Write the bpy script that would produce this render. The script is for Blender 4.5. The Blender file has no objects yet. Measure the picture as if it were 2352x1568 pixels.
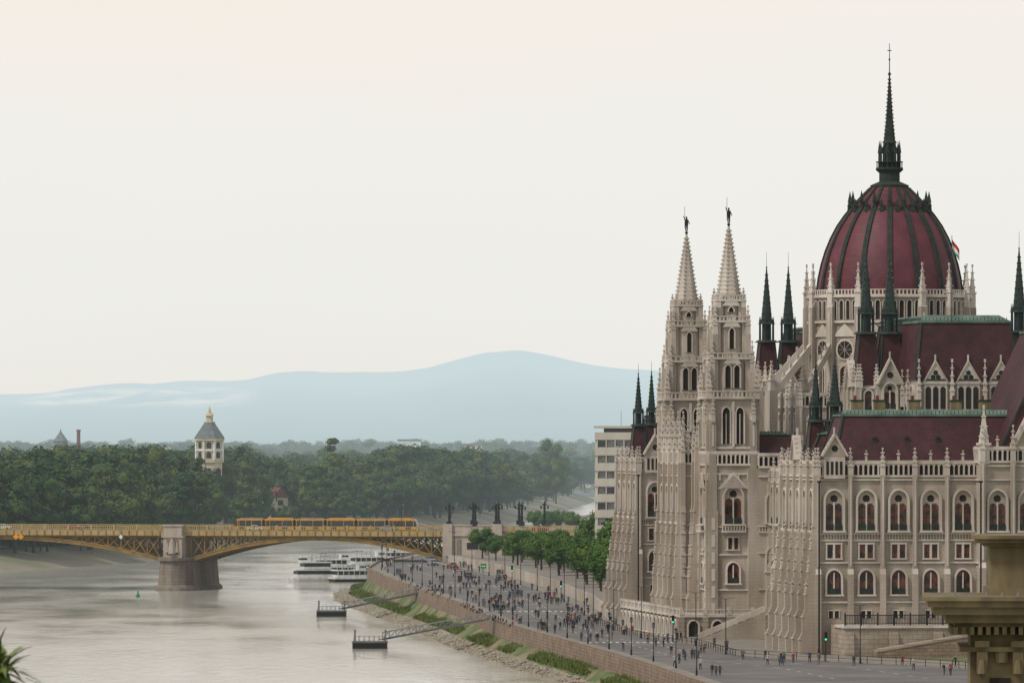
import bpy, math, random
from mathutils import Vector, noise
random.seed(7)
R=random.random
def U(a,b): return a+(b-a)*random.random()
sc=bpy.context.scene
sc.view_settings.view_transform='Standard'; sc.view_settings.look='None'; sc.view_settings.exposure=0
COL=sc.collection

# ------------------------------------------------------------------ materials
MATS={}
def haze_out(nt,shader,ecol=None):  # aerial haze painted in: pale blue emission mixed into the material by world Y
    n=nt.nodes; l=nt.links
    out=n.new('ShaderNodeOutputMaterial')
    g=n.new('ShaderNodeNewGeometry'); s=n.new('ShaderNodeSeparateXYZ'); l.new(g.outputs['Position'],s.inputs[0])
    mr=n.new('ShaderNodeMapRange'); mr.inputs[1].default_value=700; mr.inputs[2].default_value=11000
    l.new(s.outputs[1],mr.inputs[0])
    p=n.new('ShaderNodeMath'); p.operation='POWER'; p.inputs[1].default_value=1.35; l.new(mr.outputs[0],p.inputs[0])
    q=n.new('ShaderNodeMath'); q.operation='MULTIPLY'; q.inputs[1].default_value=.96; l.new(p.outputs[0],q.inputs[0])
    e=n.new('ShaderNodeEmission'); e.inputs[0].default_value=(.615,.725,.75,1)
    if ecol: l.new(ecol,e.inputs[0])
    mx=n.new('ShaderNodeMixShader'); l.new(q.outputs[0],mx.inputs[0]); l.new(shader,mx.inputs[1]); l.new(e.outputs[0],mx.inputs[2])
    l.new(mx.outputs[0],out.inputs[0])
def M(key,col,col2=None,rough=.85,scale=.6,detail=6,metal=0,rand=None,joint=None,streak=False,spec=.3,bump=0,lo=.35,hi=.65,big=0):
    m=bpy.data.materials.new(key); m.use_nodes=True; nt=m.node_tree; nt.nodes.clear(); n=nt.nodes; l=nt.links
    b=n.new('ShaderNodeBsdfPrincipled'); b.inputs['Roughness'].default_value=rough; b.inputs['Metallic'].default_value=metal
    b.inputs['Specular IOR Level'].default_value=spec
    if col2 is None: col2=tuple(c*.75 for c in col)
    tc=n.new('ShaderNodeTexCoord'); mp=n.new('ShaderNodeMapping'); l.new(tc.outputs['Object'],mp.inputs[0])
    if streak: mp.inputs['Scale'].default_value=(1,1,.18)
    nz=n.new('ShaderNodeTexNoise'); nz.inputs['Scale'].default_value=scale; nz.inputs['Detail'].default_value=detail
    l.new(mp.outputs[0],nz.inputs['Vector'])
    rp=n.new('ShaderNodeMapRange'); rp.inputs[1].default_value=lo; rp.inputs[2].default_value=hi; l.new(nz.outputs[0],rp.inputs[0])
    mx=n.new('ShaderNodeMix'); mx.data_type='RGBA'; mx.inputs[6].default_value=(*col,1); mx.inputs[7].default_value=(*col2,1)
    l.new(rp.outputs[0],mx.inputs[0]); c=mx.outputs[2]
    def mul(c,o):
        m2=n.new('ShaderNodeMix'); m2.data_type='RGBA'; m2.blend_type='MULTIPLY'; m2.inputs[0].default_value=1
        l.new(c,m2.inputs[6]); l.new(o,m2.inputs[7]); return m2.outputs[2]
    if big:
        n2=n.new('ShaderNodeTexNoise'); n2.inputs['Scale'].default_value=big; n2.inputs['Detail'].default_value=3; l.new(tc.outputs['Object'],n2.inputs['Vector'])
        r2=n.new('ShaderNodeValToRGB'); l.new(n2.outputs[0],r2.inputs[0]); r2.color_ramp.elements[0].position=.35; r2.color_ramp.elements[1].position=.62
        r2.color_ramp.elements[0].color=(.74,.71,.68,1); r2.color_ramp.elements[1].color=(1,1,1,1); c=mul(c,r2.outputs[0])
    if joint:
        sx=n.new('ShaderNodeSeparateXYZ'); l.new(tc.outputs['Object'],sx.inputs[0])
        ad=n.new('ShaderNodeMath'); ad.operation='ADD'; l.new(sx.outputs[0],ad.inputs[0]); l.new(sx.outputs[1],ad.inputs[1])
        cb=n.new('ShaderNodeCombineXYZ'); l.new(ad.outputs[0],cb.inputs[0]); l.new(sx.outputs[2],cb.inputs[1])
        bk=n.new('ShaderNodeTexBrick'); bk.inputs['Scale'].default_value=1; bk.inputs['Brick Width'].default_value=joint[0]
        bk.inputs['Row Height'].default_value=joint[1]; bk.inputs['Mortar Size'].default_value=joint[2]
        bk.inputs['Color1'].default_value=(1,1,1,1); bk.inputs['Color2'].default_value=(joint[3],)*3+(1,); bk.inputs['Mortar'].default_value=(joint[4],)*3+(1,)
        l.new(cb.outputs[0],bk.inputs['Vector']); c=mul(c,bk.outputs[0])
    if rand:
        oi=n.new('ShaderNodeObjectInfo'); cr=n.new('ShaderNodeValToRGB'); cr.color_ramp.interpolation=rand[0]
        mt=n.new('ShaderNodeMath'); mt.operation='MULTIPLY'; mt.inputs[1].default_value=rand[1]; fr=n.new('ShaderNodeMath'); fr.operation='FRACT'
        l.new(oi.outputs['Random'],mt.inputs[0]); l.new(mt.outputs[0],fr.inputs[0]); l.new(fr.outputs[0],cr.inputs[0])
        cs=rand[2]; els=cr.color_ramp.elements
        while len(els)<len(cs): els.new(.5)
        for i,cc in enumerate(cs):
            els[i].position=i/len(cs) if rand[0]=='CONSTANT' else i/(len(cs)-1); els[i].color=(*cc,1)
        c=mul(c,cr.outputs[0])
    l.new(c,b.inputs['Base Color'])
    if bump:
        bp=n.new('ShaderNodeBump'); bp.inputs['Strength'].default_value=bump; bp.inputs['Distance'].default_value=.2
        l.new(nz.outputs[0],bp.inputs['Height']); l.new(bp.outputs[0],b.inputs['Normal'])
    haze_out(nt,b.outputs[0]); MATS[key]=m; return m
M('stone',(.55,.485,.415),(.40,.345,.29),scale=.35,streak=True,joint=(1.3,.55,.03,.93,.80),bump=.1,big=.07)
M('white_stone',(.68,.62,.555),(.53,.475,.415),scale=.5,streak=True,big=.09)
M('base_stone',(.42,.35,.28),(.31,.255,.20),scale=.4,joint=(1.5,.7,.05,.85,.6),bump=.1)
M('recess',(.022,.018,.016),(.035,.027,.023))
M('glass',(.010,.009,.009),(.15,.042,.024),rough=.25,spec=.5,scale=.9,lo=.42,hi=.6)
M('roof',(.094,.030,.034),(.058,.023,.026),scale=.5,joint=(.7,.45,.05,.82,.72),rough=.6,big=.12)
M('dometile',(.155,.038,.050),(.105,.028,.037),scale=.35,joint=(.8,.6,.05,.88,.78),rough=.55)
M('verdigris',(.15,.22,.17),(.08,.12,.095),scale=.5)
M('copper',(.017,.028,.025),(.030,.048,.041),scale=1.2,rough=.6)
M('rib',(.020,.027,.023),(.037,.044,.036),scale=1)
M('black',(.012,.013,.014),(.02,.02,.02),rough=.5)
M('metal',(.25,.26,.27),rough=.4,metal=.5)
M('white',(.78,.78,.76),(.66,.66,.65),rough=.5,scale=.5)
M('boatwhite',(.70,.70,.69),(.50,.50,.49),rough=.5,scale=.8,streak=True)
M('concrete',(.60,.56,.49),(.49,.45,.39),scale=.3,streak=True)
M('winband',(.20,.20,.19),(.10,.10,.10),scale=.7,rough=.4)
M('ochre',(.29,.18,.05),(.19,.115,.035),scale=.5,rough=.6,streak=True)
M('ochre_light',(.42,.31,.14),(.32,.23,.095),scale=.6)
M('pier',(.26,.215,.175),(.145,.115,.095),scale=.35,streak=True,joint=(1.6,.8,.05,.88,.7))
M('pier_light',(.48,.41,.345),(.36,.30,.25),scale=.5,joint=(1.4,.6,.04,.9,.75),streak=True)
M('asphalt',(.19,.175,.165),(.13,.12,.115),scale=.12,detail=10)
M('paving',(.30,.265,.225),(.23,.20,.17),scale=.2,detail=10,joint=(1,1,.04,.9,.8))
M('paint',(.75,.75,.72),(.45,.45,.42),scale=2)
M('wallstone',(.33,.24,.17),(.21,.155,.115),scale=.5,joint=(1.2,.5,.05,.8,.6),bump=.2)
M('bank',(.24,.185,.12),(.085,.13,.035),scale=.12,detail=12,lo=.42,hi=.56,bump=.3)
M('sand',(.31,.265,.20),(.19,.185,.12),scale=.03,detail=12,bump=.3)
M('rock',(.36,.31,.24),(.19,.16,.13),scale=1.5)
M('grassblade',(.080,.13,.025),(.15,.165,.05),scale=.5)
M('earth',(.16,.17,.09),(.10,.12,.06),scale=.05,detail=10)
M('bark',(.07,.055,.04),(.04,.03,.025),scale=3)
LC=[(.5,.72,.72),(1,1,.9),(.72,.86,.95),(1.55,1.3,.8),(.62,.8,.7),(1.25,1.1,.95),(1.0,1.0,1.0)]
M('leaf',(.024,.058,.025),(.088,.122,.040),scale=.20,detail=5,rand=('LINEAR',5.3,LC),spec=.12,lo=.4,hi=.62)
M('leaf_near',(.040,.095,.016),(.095,.155,.03),scale=.6,rand=('LINEAR',3.3,[(.8,.88,.9),(1.15,1.1,1)]),spec=.15)
M('palmleaf',(.06,.13,.03),(.17,.20,.05),scale=4,spec=.3,rough=.5)
M('tramyellow',(.62,.30,.025),(.52,.25,.02),rough=.35,spec=.5)
M('darkglass',(.02,.022,.025),(.04,.04,.045),rough=.15,spec=.6)
M('carpaint',(1,1,1),(.95,.95,.95),rough=.3,spec=.5,rand=('CONSTANT',3.7,[(.7,.7,.7),(.08,.09,.1),(.6,.6,.58),(.2,.03,.03),(.25,.27,.3)]))
M('tyre',(.02,.02,.02))
M('shirt',(1,1,1),(.85,.85,.85),scale=6,rand=('CONSTANT',7.1,[(.03,.03,.04),(.42,.40,.38),(.04,.06,.12),(.25,.04,.04),(.10,.10,.11),(.02,.02,.025),(.07,.12,.16),(.06,.06,.065),(.17,.15,.12),(.03,.035,.035)]))
M('trousers',(1,1,1),(.85,.85,.85),scale=6,rand=('CONSTANT',13.7,[(.03,.04,.08),(.02,.02,.02),(.05,.06,.10),(.15,.13,.10),(.03,.03,.035)]))
M('skin',(.5,.3,.21),(.45,.26,.18),scale=5)
M('hair',(.03,.02,.012),(.08,.05,.03),scale=5,rand=('LINEAR',3.1,[(1,1,1),(3,2.4,1.5)]))
M('red',(.5,.03,.03)); M('green',(.02,.25,.08)); M('orange',(.75,.3,.02))
M('cornice',(.25,.20,.11),(.13,.10,.058),scale=1.2,rough=.9,bump=.3,streak=True)
M('redroof',(.2,.06,.045),(.14,.045,.035))
M('cream',(.60,.52,.36),(.48,.41,.28),scale=.5)
M('slate',(.17,.2,.2),(.12,.14,.14))
M('deckgray',(.13,.13,.13))
m=bpy.data.materials.new('greenlamp'); m.use_nodes=True; bs=m.node_tree.nodes['Principled BSDF']; bs.inputs['Base Color'].default_value=(.02,.5,.3,1)
bs.inputs['Emission Color'].default_value=(.05,1,.45,1); bs.inputs['Emission Strength'].default_value=1.2; MATS['greenlamp']=m

# ------------------------------------------------------------------ mesh builder
class MB:
    def __init__(s): s.v=[];s.f=[];s.m=[];s.fr=(0,0,1,0)
    def frame(s,ox=0,oy=0,deg=0):
        a=math.radians(deg); s.fr=(ox,oy,math.cos(a),math.sin(a)); return s
    def add(s,pts,faces,m):
        ox,oy,c,sn=s.fr; b=len(s.v)
        for x,y,z in pts: s.v.append((ox+x*c-y*sn,oy+x*sn+y*c,z))
        for f in faces: s.f.append([b+i for i in f]); s.m.append(m)
    def box(s,x0,x1,y0,y1,z0,z1,m='stone'):
        s.add([(x0,y0,z0),(x1,y0,z0),(x1,y1,z0),(x0,y1,z0),(x0,y0,z1),(x1,y0,z1),(x1,y1,z1),(x0,y1,z1)],
          [(0,3,2,1),(4,5,6,7),(0,1,5,4),(1,2,6,5),(2,3,7,6),(3,0,4,7)],m)
    def fr4(s,x0,x1,y0,y1,z0,X0,X1,Y0,Y1,z1,m='roof'):
        s.add([(x0,y0,z0),(x1,y0,z0),(x1,y1,z0),(x0,y1,z0),(X0,Y0,z1),(X1,Y0,z1),(X1,Y1,z1),(X0,Y1,z1)],
          [(0,3,2,1),(4,5,6,7),(0,1,5,4),(1,2,6,5),(2,3,7,6),(3,0,4,7)],m)
    def ng(s,cx,cy,r0,z0,r1,z1,n=8,m='stone',rot=None,sy=1):
        if rot is None: rot=math.pi/n
        p=[(cx+r0*math.cos(rot+2*math.pi*i/n),cy+sy*r0*math.sin(rot+2*math.pi*i/n),z0) for i in range(n)]
        p+=[(cx+r1*math.cos(rot+2*math.pi*i/n),cy+sy*r1*math.sin(rot+2*math.pi*i/n),z1) for i in range(n)]
        f=[(i,(i+1)%n,n+(i+1)%n,n+i) for i in range(n)]+[tuple(range(n-1,-1,-1)),tuple(range(n,2*n))]
        s.add(p,f,m)
    def ext(s,prof,y0,y1,m='stone'):
        n=len(prof); p=[(x,y0,z) for x,z in prof]+[(x,y1,z) for x,z in prof]
        f=[(i,(i+1)%n,n+(i+1)%n,n+i) for i in range(n)]+[tuple(range(n-1,-1,-1)),tuple(range(n,2*n))]
        s.add(p,f,m)
    def extx(s,prof,x0,x1,m='stone'):
        n=len(prof); p=[(x0,y,z) for y,z in prof]+[(x1,y,z) for y,z in prof]
        f=[(i,(i+1)%n,n+(i+1)%n,n+i) for i in range(n)]+[tuple(range(n-1,-1,-1)),tuple(range(n,2*n))]
        s.add(p,f,m)
    def beam(s,a,b,w,h,m='stone'):
        a=Vector(a);b=Vector(b);d=(b-a); d.normalize()
        up=Vector((0,0,1)); sd=d.cross(up)
        if sd.length<1e-3: sd=Vector((1,0,0))
        sd.normalize(); u=sd.cross(d); P=[]
        for q in (a,b):
            for i,j in((-1,-1),(1,-1),(1,1),(-1,1)): P.append(tuple(q+sd*(i*w/2)+u*(j*h/2)))
        s.add(P,[(0,1,2,3),(7,6,5,4),(0,4,5,1),(1,5,6,2),(2,6,7,3),(3,7,4,0)],m)
    def build(s,name,parent=None,loc=(0,0,0),rot=0,smooth=False):
        me=bpy.data.meshes.new(name); me.from_pydata(s.v,[],s.f)
        keys=[]
        for k in s.m:
            if k not in keys: keys.append(k)
        for k in keys: me.materials.append(MATS[k])
        ix={k:i for i,k in enumerate(keys)}
        me.polygons.foreach_set('material_index',[ix[k] for k in s.m])
        if smooth: me.polygons.foreach_set('use_smooth',[True]*len(s.f))
        me.validate(); me.update()
        o=bpy.data.objects.new(name,me); COL.objects.link(o); o.location=loc; o.rotation_euler=(0,0,rot)
        if parent: o.parent=parent
        return o
def empty(name,loc=(0,0,0),rot=0):
    o=bpy.data.objects.new(name,None); COL.objects.link(o); o.location=loc; o.rotation_euler=(0,0,rot); return o
def link(name,me,loc,rot=0,s=1,parent=None):
    o=bpy.data.objects.new(name,me); COL.objects.link(o); o.location=loc; o.rotation_euler=(0,0,rot)
    o.scale=(s,s,s) if not isinstance(s,tuple) else s
    if parent: o.parent=parent
    return o
def interp(T,y,k=1):
    if y<=T[0][0]: return T[0][k]
    for a,b in zip(T,T[1:]):
        if y<=b[0]: return a[k]+(b[k]-a[k])*(y-a[0])/(b[0]-a[0])
    return T[-1][k]

# ------------------------------------------------------------------ gothic vocabulary
def archp(xc,w,z0,z1,pt=1.15,n=5):
    h=w/2; rise=h*pt; zs=z1-rise; p=[(xc-h,z0),(xc-h,zs)]
    for i in range(1,n):
        a=math.pi/2*i/n; p.append((xc-h*math.cos(a)**1.1,zs+rise*math.sin(a)))
    p.append((xc,z1))
    for i in range(n-1,0,-1):
        a=math.pi/2*i/n; p.append((xc+h*math.cos(a)**1.1,zs+rise*math.sin(a)))
    p+= [(xc+h,zs),(xc+h,z0)]; return p
def ring(mb,xc,w,z0,z1,t,y0,y1,m='white_stone',pt=1.15):
    o=archp(xc,w+2*t,z0,z1+t,pt); i=archp(xc,w,z0,z1,pt); n=len(o)
    P=[(x,y1,z) for x,z in o]+[(x,y1,z) for x,z in i]+[(x,y0,z) for x,z in o]+[(x,y0,z) for x,z in i]
    F=[]
    for k in range(n-1):
        F+=[(k,k+1,n+k+1,n+k),(k,2*n+k,2*n+k+1,k+1),(n+k,n+k+1,3*n+k+1,3*n+k)]
    mb.add(P,F,m)
def wbig(mb,x,z0,z1,w=2.7):
    ring(mb,x,w,z0,z1,.32,0,-.55)
    mb.ext(archp(x,w,z0,z1),-.08,0,'stone')
    lw=w*.41
    zt=z0+(z1-z0)*.68
    for sx in(-1,1):
        mb.ext(archp(x+sx*w*.235,lw,z0+.25,zt),-.12,-.07,'glass')
        mb.box(x+sx*w*.235-.04,x+sx*w*.235+.04,-.16,-.11,z0+.25,zt-.3,'rib')
        mb.box(x+sx*w*.235-lw/2,x+sx*w*.235+lw/2,-.16,-.13,z0+.25+(zt-z0)*.42,z0+.35+(zt-z0)*.42,'rib')
        mb.box(x+sx*w*.235-lw/2,x+sx*w*.235+lw/2,-.42,-.12,z0,z0+1.0,'rib')
    c=z0+(z1-z0)*.80; r=w*.21
    mb.ext([(x+r*math.cos(a*math.pi/4),c+r*math.sin(a*math.pi/4)) for a in range(8)],-.13,-.07,'recess')
    mb.ext([(x-.1,z0),(x+.1,z0),(x+.1,zt+.2),(x-.1,zt+.2)],-.35,-.12,'white_stone')
    mb.box(x-w/2-.45,x+w/2+.45,-.75,0,z0-.3,z0,'white_stone')
def warch(mb,x,z0,z1,w=2.0,lights=2,gm='glass'):
    ring(mb,x,w,z0,z1,.28,0,-.45)
    mb.ext(archp(x,w,z0,z1),-.06,0,gm)
    for k in range(1,lights): 
        xx=x-w/2+w*k/lights; mb.box(xx-.09,xx+.09,-.3,-.05,z0,z1-.35*w/lights,'white_stone')
    if gm=='glass' and z1-z0<4.2: mb.box(x-w/2+.05,x+w/2-.05,-.36,-.31,z0,z0+.9,'rib')
    mb.box(x-w/2-.4,x+w/2+.4,-.6,0,z0-.25,z0,'white_stone')
def wpair(mb,x,z0,z1,w=2.0):
    mb.box(x-w/2-.25,x+w/2+.25,-.3,0,z1,z1+.28,'white_stone'); mb.box(x-w/2-.3,x+w/2+.3,-.4,0,z0-.22,z0,'white_stone')
    for a in(-w/2-.22,-.16,w/2): 
        ww=.22 if a!=-.16 else .32
        mb.box(x+a,x+a+ww,-.28,0,z0,z1,'white_stone')
    mb.box(x-w/2,x-.16,-.06,0,z0,z1,'glass'); mb.box(x+.16,x+w/2,-.06,0,z0,z1,'glass')
    for sx in(-1,1): mb.box(x+sx*(w/4+.08)-.025,x+sx*(w/4+.08)+.025,-.1,-.06,z0,z1,'rib')
def wtiny(mb,x,z0,z1,w=1.6):
    for sx in(-1,1):
        xx=x+sx*w*.27
        mb.box(xx-.33,xx+.33,-.05,0,z0,z1,'recess'); mb.box(xx-.45,xx+.45,-.18,0,z1,z1+.15,'white_stone'); mb.box(xx-.45,xx-.33,-.15,0,z0,z1,'white_stone'); mb.box(xx+.33,xx+.45,-.15,0,z0,z1,'white_stone')
def pinn(mb,x,y,z,h,r=.4,m='white_stone',crk=3):
    mb.box(x-r,x+r,y-r,y+r,z,z+h*.32,m); q=r*1.3
    mb.box(x-q,x+q,y-q,y+q,z+h*.32,z+h*.36,m)
    mb.ng(x,y,r*1.25,z+h*.36,.04,z+h*.96,4,m)
    for k in range(crk):
        t=(k+.6)/(crk+.6); rr=r*1.25*(1-t)*.85+.08; zz=z+h*(.36+.6*t)
        for a in(0,1,2,3):
            ax=x+rr*math.cos(a*math.pi/2+math.pi/4); ay=y+rr*math.sin(a*math.pi/2+math.pi/4); d=.1+.05*(1-t)
            mb.box(ax-d,ax+d,ay-d,ay+d,zz,zz+.2,m)
    mb.box(x-.14,x+.14,y-.14,y+.14,z+h*.93,z+h,m)
def arcade(mb,x0,x1,z,h=2.5,sp=.78,y=0):
    mb.box(x0,x1,y-.3,y+.12,z,z+.35,'white_stone')
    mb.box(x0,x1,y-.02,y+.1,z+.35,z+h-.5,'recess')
    mb.box(x0,x1,y-.36,y+.14,z+h-.5,z+h,'white_stone')
    n=max(1,int((x1-x0)/sp)); d=(x1-x0)/n
    for i in range(n+1): mb.box(x0+i*d-.12,x0+i*d+.12,y-.3,y-.02,z+.35,z+h-.5,'white_stone')
    for i in range(n):
        c=x0+(i+.5)*d; hw=d/2-.12
        mb.ext([(c-hw,z+h-.5),(c-hw,z+h-.85),(c-.01,z+h-.55),(c-.01,z+h-.5)],y-.28,y-.03,'white_stone')
        mb.ext([(c+.01,z+h-.5),(c+.01,z+h-.55),(c+hw,z+h-.85),(c+hw,z+h-.5)],y-.28,y-.03,'white_stone')
def buttress(mb,x,z0,z1,w=.8,d=.8,flare=0,pin=4,pm='white_stone'):
    if flare:
        st=6
        for i in range(st):
            a=z0+(z1-z0)*(i/st)*.75; b=z0+(z1-z0)*((i+1)/st)*.75; dd=d+flare*(1-i/st)**1.3; d2=d+flare*(1-(i+1)/st)**1.3
            mb.extx([(0,a),(0,b),(-d2,b),(-dd,b-.9),(-dd,a)],x-w/2,x+w/2,'stone')
            mb.box(x-w*.62,x+w*.62,-dd-.12,-dd+.2,b-1.05,b-.85,'white_stone')
            if i>1 and i<5: pinn(mb,x,-dd+.2,b-.85,2.2,.2,crk=1)
        mb.box(x-w/2,x+w/2,-d,0,z0+(z1-z0)*.75,z1,'stone')
    else:
        zm=z0+(z1-z0)*.45
        mb.box(x-w/2,x+w/2,-d-.35,0,z0,zm,'stone'); mb.extx([(0,zm),(0,zm+.8),(-d,zm+.8),(-d-.35,zm)],x-w/2,x+w/2,'white_stone')
        mb.box(x-w*.42,x+w*.42,-d,0,zm+.8,z1,'stone')
        mb.box(x-w*.15,x+w*.15,-d-.12,-d,zm+1.2,z1-.4,'white_stone')
    if pin: pinn(mb,x,-d*.5,z1,pin,.36,pm)
LV=[('big',23.9,30.0),('pair',19.7,21.8),('arch',14.2,17.9),('tiny',10.6,11.7)]
STR=[31.5,23.3,22.3,18.9,12.9]
def facade(mb,ox,oy,deg,L,nb,levels=LV,zb=5,zt=32,strs=STR,par=True,flare=0,pin=4,d=.7,bw=.8,ends=(1,1),w=2.7):
    mb.frame(ox,oy,deg); bay=L/nb
    for i in range(nb):
        x=(i+.5)*bay
        for k,a,b in levels:
            if k=='big': wbig(mb,x,a,b,min(w,bay-1.5))
            elif k=='pair': wpair(mb,x,a,b,min(2.1,bay-1.6))
            elif k=='arch': warch(mb,x,a,b,min(2.2,bay-1.6))
            elif k=='arch1': warch(mb,x,a,b,min(1.2,bay-1.2),1)
            elif k=='tiny': wtiny(mb,x,a,b,min(1.7,bay-1.3))
    for z in strs: mb.box(0,L,-.28,0,z,z+.26,'white_stone')
    if 23.3 in strs:
        n=int(L/.45)
        for i in range(n): mb.box((i+.3)*L/n,(i+.6)*L/n,-.22,-.04,22.56,23.3,'white_stone')
        mb.box(0,L,-.04,0,22.56,23.3,'base_stone')
    for i in range(nb+1):
        if (i==0 and not ends[0]) or (i==nb and not ends[1]): continue
        buttress(mb,i*bay,zb,zt+.3,bw,d,flare,pin)
        if par and i<nb and pin: pinn(mb,(i+.5)*bay,-.15,zt+2.5,1.6,.16,crk=1)
    if par: arcade(mb,0,L,zt)
    mb.frame()
def gable(mb,xc,w,z0,z1,y=0,depth=.6):
    mb.ext([(xc-w/2,z0),(xc+w/2,z0),(xc,z1)],y-depth,y,'stone')
    for s in(-1,1):
        mb.beam((xc+s*w/2*1.05,y-depth/2-.1,z0),(xc,y-depth/2-.1,z1+.15),depth+.5,.3,'white_stone')
        for t in(.2,.4,.6,.8):
            xx=xc+s*w/2*(1-t); zz=z0+(z1-z0)*t; mb.box(xx-.13,xx+.13,y-depth-.1,y-depth+.3,zz+.15,zz+.55,'white_stone')
    r=w*.13; c=z0+(z1-z0)*.38
    mb.ext([(xc+r*math.cos(a*math.pi/4),c+r*math.sin(a*math.pi/4)) for a in range(8)],y-depth-.05,y-depth,'recess')
    mb.box(xc-.12,xc+.12,y-depth*.6,y-depth*.2,z1,z1+1.3,'white_stone')

# ------------------------------------------------------------------ PARLIAMENT
AX=math.radians(8)
par=empty('parliament_building',(64.1,1064.6,0),AX)
w=MB()
w.box(-33,33,-108,-92,3,32); w.box(-31.6,31.6,-106.8,-93,32,34.6)
facade(w,-33,-108,0,25,5,pin=4.2)
facade(w,15.4,-108,0,17.6,4,pin=4.2)
w.box(-33,-22,-92,-80,3,32); w.box(-32,-23,-93,-81,32,34.6)
facade(w,-33,-80,-90,28,5,flare=2.2,pin=4.2,w=2.4)
facade(w,-22,-80,180,11,2)
w.frame(-33,-108,0); 
w.box(.9,4.1,-.75,0,31.8,35.2,'white_stone'); gable(w,2.5,3.8,35.2,38.3,0,.8)
for k in range(4): w.box(1.2+k*.7,1.6+k*.7,-.8,-.74,32.4,34.4,'recess')
w.frame(-33,-83,-90); gable(w,10,3.8,34.6,38.2,0,.8); w.frame()
# south centre projection with great gable
w.box(-8.4,15.4,-112,-100,3,36.6); 
facade(w,-8.4,-112,0,23.8,5,zt=34.2,strs=[33.6,31.5,23.3,22.3,18.9,12.9],pin=5.5,d=.9,bw=.9)
facade(w,-8.4,-108,-90,4,1,levels=[],zt=34.2,pin=0,ends=(0,0))
w.frame(3.5,-112,0); w.ext([(-6.9,36.6),(6.9,36.6),(0,50)],.1,1.2,'stone')
for s in(-1,1):
    w.beam((s*7.2,.5,36.3),(0,.5,50.5),2,.5,'white_stone')
    for k in range(8): t=k/8+.06; w.box(s*7.2*(1-t)-.2,s*7.2*(1-t)+.2,-.5,0,36.5+14*t,37.3+14*t,'white_stone')
wbig(w,0,37.6,44.6,4.2); warch(w,-4.0,37.6,40.8,1.4,1); warch(w,4.0,37.6,40.8,1.4,1)
w.frame(); pinn(w,-8.0,-111.6,34,9,.75); pinn(w,15,-111.6,34,9,.75)
w.box(22,33,-92,92,3,32); w.box(-33,33,70,85,3,32); w.box(-33,-22,62,70,3,32); w.box(-32,-23,63,84,32,34.6)
facade(w,33,-108,90,190,38,pin=0,levels=LV[:2])
facade(w,-33,62,0,11,2,pin=4.2)
w.frame(-33,62,0); w.box(.9,4.6,-.75,0,31.8,35,'white_stone'); gable(w,2.75,4.0,35,38.4,0,.8)
for k in range(4): w.box(1.3+k*.75,1.7+k*.75,-.8,-.74,32.3,34.3,'recess')
w.frame()
facade(w,-33,85,-90,23,4,flare=2.7,pin=4.2,w=2.4)
w.box(-25,22,-80,-26,3,30.5); w.box(-25,22,26,62,3,30.5)
facade(w,-25,-26,-90,54,11,zt=30.5,strs=[30,23.3,22.3,18.9,12.9],pin=2.6)
facade(w,-25,62,-90,36,8,zt=30.5,strs=[30,23.3,22.3,18.9,12.9],pin=2.6)
w.box(-29,22,-26,26,3,33)
facade(w,-27.3,-26,0,5,1,levels=[('arch',24,29),('arch',16,20),('arch',10,13.6)],zt=33,pin=3,ends=(0,1))
# river centre projection
w.box(-35.6,-29,-17,17,3,34.5,'stone')
w.box(-37.4,-29,-10.5,10.5,3,35.5,'stone')
facade(w,-37.4,10.5,-90,21,4,zt=33.5,strs=[31.5,23.3,22.3,18.9,12.9],flare=1.4,pin=7,d=.8,w=2.6)
facade(w,-37.4,-10.5,0,1.9,1,zt=33.5,levels=[],pin=6,flare=1.0,ends=(1,0))
for vv in(-17,17): 
    w.frame(-35.6,vv,-90); buttress(w,0,5,34,.9,.9,1.6,7)
w.frame(-35.6,-10.5,-90); buttress(w,3.2,5,34,.8,.8,1.2,6)
w.frame(-35.6,17,-90); buttress(w,3.2,5,34,.8,.8,1.2,6); w.frame()
for k in range(5): pinn(w,-37.2,-10+k*5,36,6.5,.45); pinn(w,-34.8,-12+k*5.6,35.5,5.5,.4)
w.box(-41,-25,-31,31,3,8.6,'base_stone'); w.box(-41.3,-25,-31.3,31.3,8.6,9,'white_stone')
for f in[(-41.1,31,-90,62),(-41.1,-31.1,0,15.5)]:
    w.frame(f[0],f[1],f[2]); n=int(f[3]/.5)
    for i in range(n): w.box(i*f[3]/n,i*f[3]/n+.2,-.1,.1,9,9.75,'white_stone')
    w.box(0,f[3],-.2,.2,9.75,9.95,'white_stone')
    for i in range(int(f[3]/4)+1): w.box(i*4-.25,i*4+.25,-.28,.28,9,10.2,'white_stone'); w.box(i*4-.5,i*4+.5,-.35,0,3,8.6,'base_stone')
    for i in range(int(f[3]/4)): warch(w,i*4+2,5.4,8,1.6,1,'recess')
w.frame()
for i in range(26): w.box(-38.5+i*.42,-28,-34.5,-31.4,3,4.9+i*.17,'base_stone')
w.box(-38.6,-28,-34.95,-34.5,3,5.2,'base_stone'); w.beam((-38.8,-34.7,5.6),(-27.8,-34.7,10.1),.4,.9,'white_stone')
w.ext([(-38.6,3),(-27.8,3),(-27.8,9.4),(-38.6,5)],-34.93,-34.52,'stone')
w.box(-28,-23,-36,-31.4,3,9,'base_stone')
w.build('walls',par)

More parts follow.
